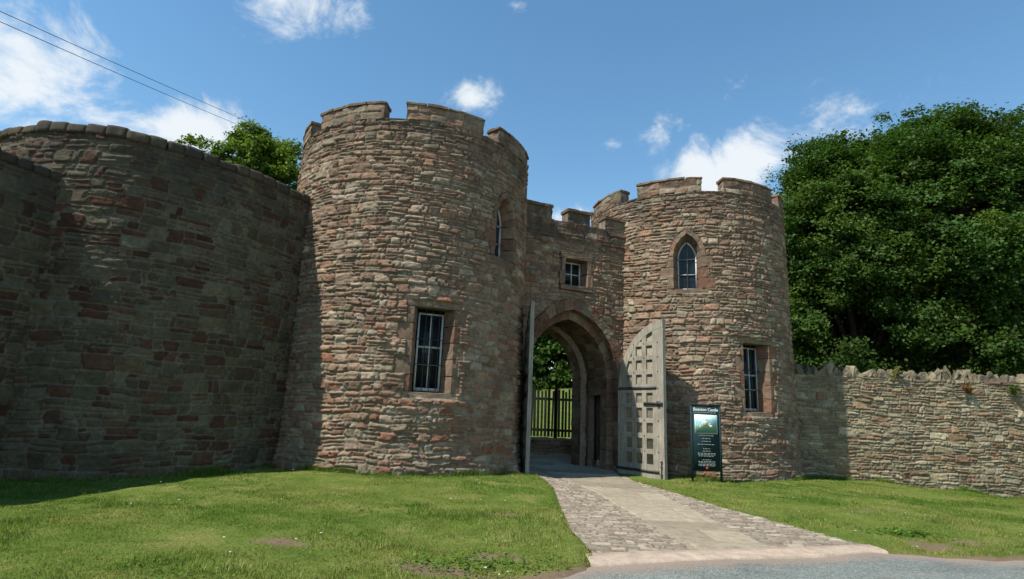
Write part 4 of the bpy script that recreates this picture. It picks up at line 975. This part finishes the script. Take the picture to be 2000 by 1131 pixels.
# ------------------------------------------------------------------ trees
def make_tree(name, label, base, top_c, rad, ncl, nleaf, lsize, seed, cdark, clight, group=None, trunk_r=.4, lump=.2, clr=(.7, 1.3), inner=.68, cat='tree'):
    rg = np.random.default_rng(seed)
    tr = empty(name); tag(tr, label, cat, group)
    base, cc, rad = np.array(base, float), np.array(top_c, float), np.array(rad, float)
    # clump centres on a lumpy ellipsoid shell
    d = rg.normal(size=(ncl, 3)); d /= np.linalg.norm(d, axis=1)[:, None]; d[:, 2] = np.where(d[:, 2] < -.75, -d[:, 2], d[:, 2])
    az = np.arctan2(d[:, 1], d[:, 0]); lum = 1 + lump * 2 * fbm(az * 1.6 + 5, d[:, 2] * 2.4 + 3, seed, 3)
    rr = rg.uniform(inner, 1.0, ncl) ** .6 * lum
    cen = cc + d * rad * rr[:, None]
    cr = rg.uniform(*clr, ncl) * (.75 + .25 * rad.mean() / 6)
    # limbs
    mb = MB(); fork = base + (cc - base) * .5 + np.array((0, 0, -.05 * rad[2]))
    sway = rg.normal(0, .12 * trunk_r * 4, (5, 3)); tp = [base + (fork - base) * k / 4 + sway[k] * (k > 0) * np.array((1, 1, 0)) for k in range(5)]
    tube_mb(mb, tp, [trunk_r * q for q in (1.35, 1, .92, .85, .75)], 9)
    sel = rg.permutation(ncl)[:min(ncl, 46)]
    mains = [cc + np.array((math.cos(a), math.sin(a), h)) * rad * np.array((.45, .45, .35)) for a, h in zip(np.linspace(0, 6.28, 7)[:-1] + rg.uniform(0, 1), (.1, .6, -.3, .4, .8, -.1))]
    for mpt in mains:
        md = (tp[-1] + mpt) / 2 + rg.normal(0, .05, 3) * rad; tube_mb(mb, [tp[-1], md, mpt], [trunk_r * .5, trunk_r * .36, trunk_r * .24], 6)
    for i in sel:
        mpt = min(mains, key=lambda q: np.linalg.norm(q - cen[i])); md = mpt * .5 + cen[i] * .5 + rg.normal(0, .04, 3) * rad
        tube_mb(mb, [mpt, md, cen[i]], [trunk_r * .2, trunk_r * .12, trunk_r * .05], 5)
    mb.build('trunk', MAT['bark'], tr)
    # leaves
    w = cr ** 2; cnt = np.maximum(4, (nleaf * w / w.sum()).astype(int)); idx = np.repeat(np.arange(ncl), cnt); n = len(idx)
    # every clump is a bunch of loose sprays
    ns_ = 16; so_ = rg.normal(size=(ncl, ns_, 3)) * np.array((.56, .56, .36)); ss_ = rg.uniform(.14, .34, (ncl, ns_))
    pick = rg.integers(0, ns_, n); g = rg.normal(size=(n, 3)) * np.array((1, 1, .6)) * ss_[idx, pick][:, None]
    p = cen[idx] + (so_[idx, pick] + g) * cr[idx][:, None]
    out_ = (p - cc) / rad; out_ /= np.linalg.norm(out_, axis=1)[:, None] + 1e-6
    nr = out_ * .45 + np.array((0, 0, .65)) + rg.normal(0, .55, (n, 3)); nr /= np.linalg.norm(nr, axis=1)[:, None]
    t1 = np.cross(nr, rg.normal(size=(n, 3))); t1 /= np.linalg.norm(t1, axis=1)[:, None]; t2 = np.cross(nr, t1)
    s = rg.uniform(.6, 1.3, n)[:, None] * lsize
    Vq = np.stack([p - t1 * s, p + t2 * s * .62 - t1 * s * .1 + nr * s * .15, p + t1 * s, p - t2 * s * .62 - t1 * s * .1 + nr * s * .15], 1)
    mixv = np.clip(rg.random(ncl)[idx] * .6 + rg.random(n) * .4, 0, 1)[:, None]
    c = np.array(cdark) + (np.array(clight) - np.array(cdark)) * mixv
    hue = rg.uniform(-1, 1, ncl)[idx][:, None]; c = c * (1 + .22 * rg.uniform(-1, 1, ncl)[idx][:, None]) * (1 + hue * np.array((.16, .03, -.1)))
    mesh_np('crown', Vq.reshape(-1, 3), np.arange(n * 4).reshape(-1, 4), MAT['leaf'], tr, np.repeat(c, 4, 0), False)
    return tr
DK, LT = (.024, .052, .008), (.070, .122, .020)
make_tree('sycamore_tree', 'broad dark green tree rising behind the jagged dry stone wall, next to the right tower', (22.8, 31, -1), (23.2, 31, 10.3), (6.0, 6, 8.2), 340, 300000, .092, 301, DK, LT, 'trees behind the right wall', .55)
make_tree('sycamore_tree', 'big tree cut off by the right edge of the photo, behind the jagged stone wall', (34.5, 35, -1), (35, 35, 12.2), (6.4, 6, 9.4), 300, 190000, .10, 302, DK, LT, 'trees behind the right wall', .6)
make_tree('sycamore_tree', 'lower leafy tree filling the gap between the right tower and the big trees', (18.6, 30.5, -1), (18.5, 30.5, 9.0), (4.1, 4, 8.0), 240, 190000, .092, 303, DK, LT, 'trees behind the right wall', .4)
make_tree('sycamore_tree', 'dark understorey tree low behind the right stone wall, under the big crowns', (26.5, 33, -1), (26.8, 34, 6.4), (7, 4, 6.4), 220, 150000, .10, 304, DK, (.05, .095, .018), 'trees behind the right wall', .4)
make_tree('young_tree', 'bright green tree top showing above the shaded wall, left of the left tower', (-16.0, 33, 1), (-15.6, 33, 13.5), (3.9, 3.4, 4.2), 130, 60000, .10, 305, (.06, .11, .014), (.15, .21, .032), None, .35, .3, (.5, .95), .25)
make_tree('dark_tree', 'dark tree on the grassy slope seen through the gate arch', (5.5, 62, 4), (5.5, 62, 9.5), (8, 5, 7.2), 220, 80000, .2, 306, DK, LT, 'trees seen through the arch', .5)
make_tree('dark_tree', 'second dark tree behind the first one seen through the gate arch', (-2, 70, 4), (-2, 70, 10), (9, 5, 8), 200, 60000, .22, 307, DK, LT, 'trees seen through the arch', .5)

# ------------------------------------------------------------------ low wall and paling fence beyond the arch
rw = empty('retaining_wall'); tag(rw, 'low stone wall under the paling fence, seen through the gate arch', 'wall')
s, q = resample([(-2.5, 24.15), (1, 24.1), (7.5, 24.05)], .03); z = np.linspace(-.5, .6, 40); SS, ZZ = np.meshgrid(s, z)
H, rr, mm, _ = rubble(SS, ZZ, 53, bh=(.16, .26), cw=(.25, .5))
P = np.stack([np.broadcast_to(q[:, 0], SS.shape), q[:, 1] - H + .03, ZZ], -1)
mb = MB(); mb.grid(P, None, stone_cols(rr, mm, PAL_L * .85))
mb.grid(np.stack([np.stack([q[:, 0], q[:, 1] + a, q[:, 0] * 0 + zz], -1)[::8] for a, zz in ((.02, .6), (.45, .6), (.45, -.5))]), None, (.3, .25, .2, 0)); mb.build('wall_face', MAT['tower'], rw)
hx, hc = [], []; rg = np.random.default_rng(7); xx = -2.5
while xx < 7.3:
    w_ = rg.uniform(.5, .9); hx.append([(xx, 24.04, .602), (xx + w_ - .01, 24.04, .602), (xx + w_ - .01, 24.04, .69), (xx, 24.04, .69), (xx, 24.65, .602), (xx + w_ - .01, 24.65, .602), (xx + w_ - .01, 24.65, .69), (xx, 24.65, .69)]); hc.append(rcol(rg, PAL_C, .9, 1.1)); xx += w_
blocks_obj('coping', hx, MAT['dressed'], rw, hc, .012, 3)
fc = empty('paling_fence'); tag(fc, 'wooden paling fence standing on the low wall, seen through the gate arch', 'fence')
FY = 24.5
for k, x in enumerate((-1.6, .2, 2.02, 3.9)):
    mb = MB(); mb.box((x - .07, FY - .07, .60), (x + .07, FY + .07, 2.72)); mb.build('post', MAT['darkwood'], fc, False)
for zz in (.95, 2.2):
    mb = MB(); mb.box((-2.4, FY - .035, zz), (5.5, FY + .035, zz + .1)); mb.build('rail', MAT['darkwood'], fc, False)
x = -2.3
while x < 5.4:
    hh = 2.62 + rg.uniform(-.06, .1); wd = rg.uniform(.038, .055); tl = rg.normal(0, .012); mb = MB()
    mb.box((x - wd, FY - .07, .74), (x + wd, FY - .04, hh), None, lambda a, b, c: (a + tl * (c - .7), b, c)); 
    mb.build('paling', MAT['palewood' if x < 1.72 else 'darkwood'], fc, False); x += rg.uniform(.125, .15)

# ------------------------------------------------------------------ information board
sg = empty('information_board'); tag(sg, 'dark green information board on two posts headed Beeston Castle, in front of the right tower', 'sign')
sx0, sx1, SY, sz = 5.60, 6.56, 18.05, -.22
def B(x, y, z): return (sx0 + x + .03 * (z / 2.0) * 0, SY + .10 * x / (sx1 - sx0) + y, sz + z)
SW = sx1 - sx0
for x in (.0, SW - .06):
    mb = MB(); mb.box((x, 0, -.15), (x + .06, .06, 2.28), None, B); mb.build('post', MAT['signpaint'], sg, False)
mb = MB(); mb.box((.062, .005, .34), (SW - .062, .045, 2.28), None, B); mb.box((.0, -.012, 2.285), (SW, .07, 2.32), None, B); mb.build('panel', MAT['signpaint'], sg, False)
mb = MB(); mb.box((.125, -.001, 1.44), (SW - .125, .003, 2.0), None, B); mb.build('picture_border', MAT['lettering'], sg, False)
pm = MB(); pm.box((.14, -.005, 1.455), (SW - .14, -.0015, 1.985), None, B); po = pm.build('picture', MAT['picture'], sg, False)
mb = MB()
for (x0, x1, z0, z1) in ((.40, .56, 1.66, 1.83), (.36, .40, 1.62, 1.80), (.565, .60, 1.63, 1.75), (.60, .68, 1.62, 1.70), (.28, .33, 1.60, 1.68), (.44, .52, 1.832, 1.86)):
    mb.box((x0, -.0085, z0), (x1, -.0055, z1), None, B)
mb.build('printed_ruin', MAT['printstone'], po, False)
def text_mesh(txt, size, xc, z, mat, bold=.0, name='title'):
    cu = bpy.data.curves.new('t', 'FONT'); cu.body = txt; cu.size = size; cu.align_x = 'CENTER'; cu.extrude = .002; cu.offset = bold
    ob = bpy.data.objects.new('t', cu); COL.objects.link(ob); bpy.context.view_layer.update()
    me = bpy.data.meshes.new_from_object(ob.evaluated_get(bpy.context.evaluated_depsgraph_get()))
    bpy.data.objects.remove(ob); bpy.data.curves.remove(cu)
    for v in me.vertices: v.co = B(xc + v.co.x, -.001 - v.co.z, z + v.co.y)
    me.name = name; me.materials.clear(); me.materials.append(mat); return link(bpy.data.objects.new(name, me), sg)
text_mesh('Beeston Castle', .128, SW / 2, 2.115, MAT['lettering'], .002, 'title')
rs = random.Random(4)
def line(z, w, h=.022, c=SW / 2):
    mb = MB(); x = c - w / 2
    while x < c + w / 2 - .02:
        l = min(rs.uniform(.03, .1), c + w / 2 - x); mb.box((x, -.002, z), (x + l, .003, z + h), None, B); x += l + .018
    mb.build('text_line', MAT['lettersmall'], sg, False)
line(2.05, .7, .022)
for z, w in ((1.37, .46), (1.28, .26), (1.2, .28), (1.11, .56), (.985, .22), (.915, .24), (.85, .56), (.81, .54), (.77, .5), (.66, .26), (.61, .54), (.57, .5), (.525, .54), (.49, .5)): line(z, w, .02)
mb = MB(); mb.box((SW / 2 - .035, -.002, .40), (SW / 2 + .035, .003, .465), None, B); mb.build('emblem', MAT['redsquare'], sg, False)

# ------------------------------------------------------------------ overhead cables
for nm, a, b_ in (('upper of two thin overhead cables crossing the sky at the top left', (-1.0214, 1, .7307), (-.4819, 1, .5087)), ('lower of two thin overhead cables crossing the sky at the top left', (-1.0164, 1, .7079), (-.5100, 1, .5056))):
    p0 = Vector(a) * 18 + Vector((0, 0, 1.5)); p1 = Vector(b_) * 38 + Vector((0, 0, 1.5)); d = p1 - p0
    mb = MB(); tube_mb(mb, [p0 + d * q - Vector((0, 0, .05 * 4 * q * (1 - q) if 0 < q < 1 else 0)) for q in np.linspace(-.5, 1.04, 18)], .014, 5)
    o = mb.build('overhead_cable', MAT['cable']); tag(o, nm, 'cable', 'overhead cables')

# ------------------------------------------------------------------ tufts growing on the boundary wall
rg = np.random.default_rng(17)
for k, (x, lab, red) in enumerate(((14.95, 'small rusty green tuft on the jagged wall top, nearest the tower', .4), (17.6, 'rusty brown tuft hanging below the coping of the jagged wall', 1), (19.4, 'green tuft hanging on the jagged wall near the right edge', .1))):
    n = 45; p = np.stack([x + rg.normal(0, .11, n), 22.36 + rg.normal(0, .05, n), (3.75 if k == 0 else 3.25) + rg.normal(0, .13, n)], -1); a = rg.normal(size=(n, 3)) * .07; b_ = rg.normal(size=(n, 3)) * .03
    V = np.stack([p - a, p + b_, p + a, p - b_], 1); c = np.array((.06, .11, .02)) * (1 - red) + np.array((.16, .085, .03)) * red
    o = mesh_np('wall_plant', V.reshape(-1, 3), np.arange(n * 4).reshape(-1, 4), MAT['grass'], None, np.repeat(c * rg.uniform(.7, 1.4, (n, 1)), 4, 0), False); tag(o, lab, 'plant', 'plants on the right wall')
for o in list(bpy.data.objects):
    if 'base' in o: del o['base']
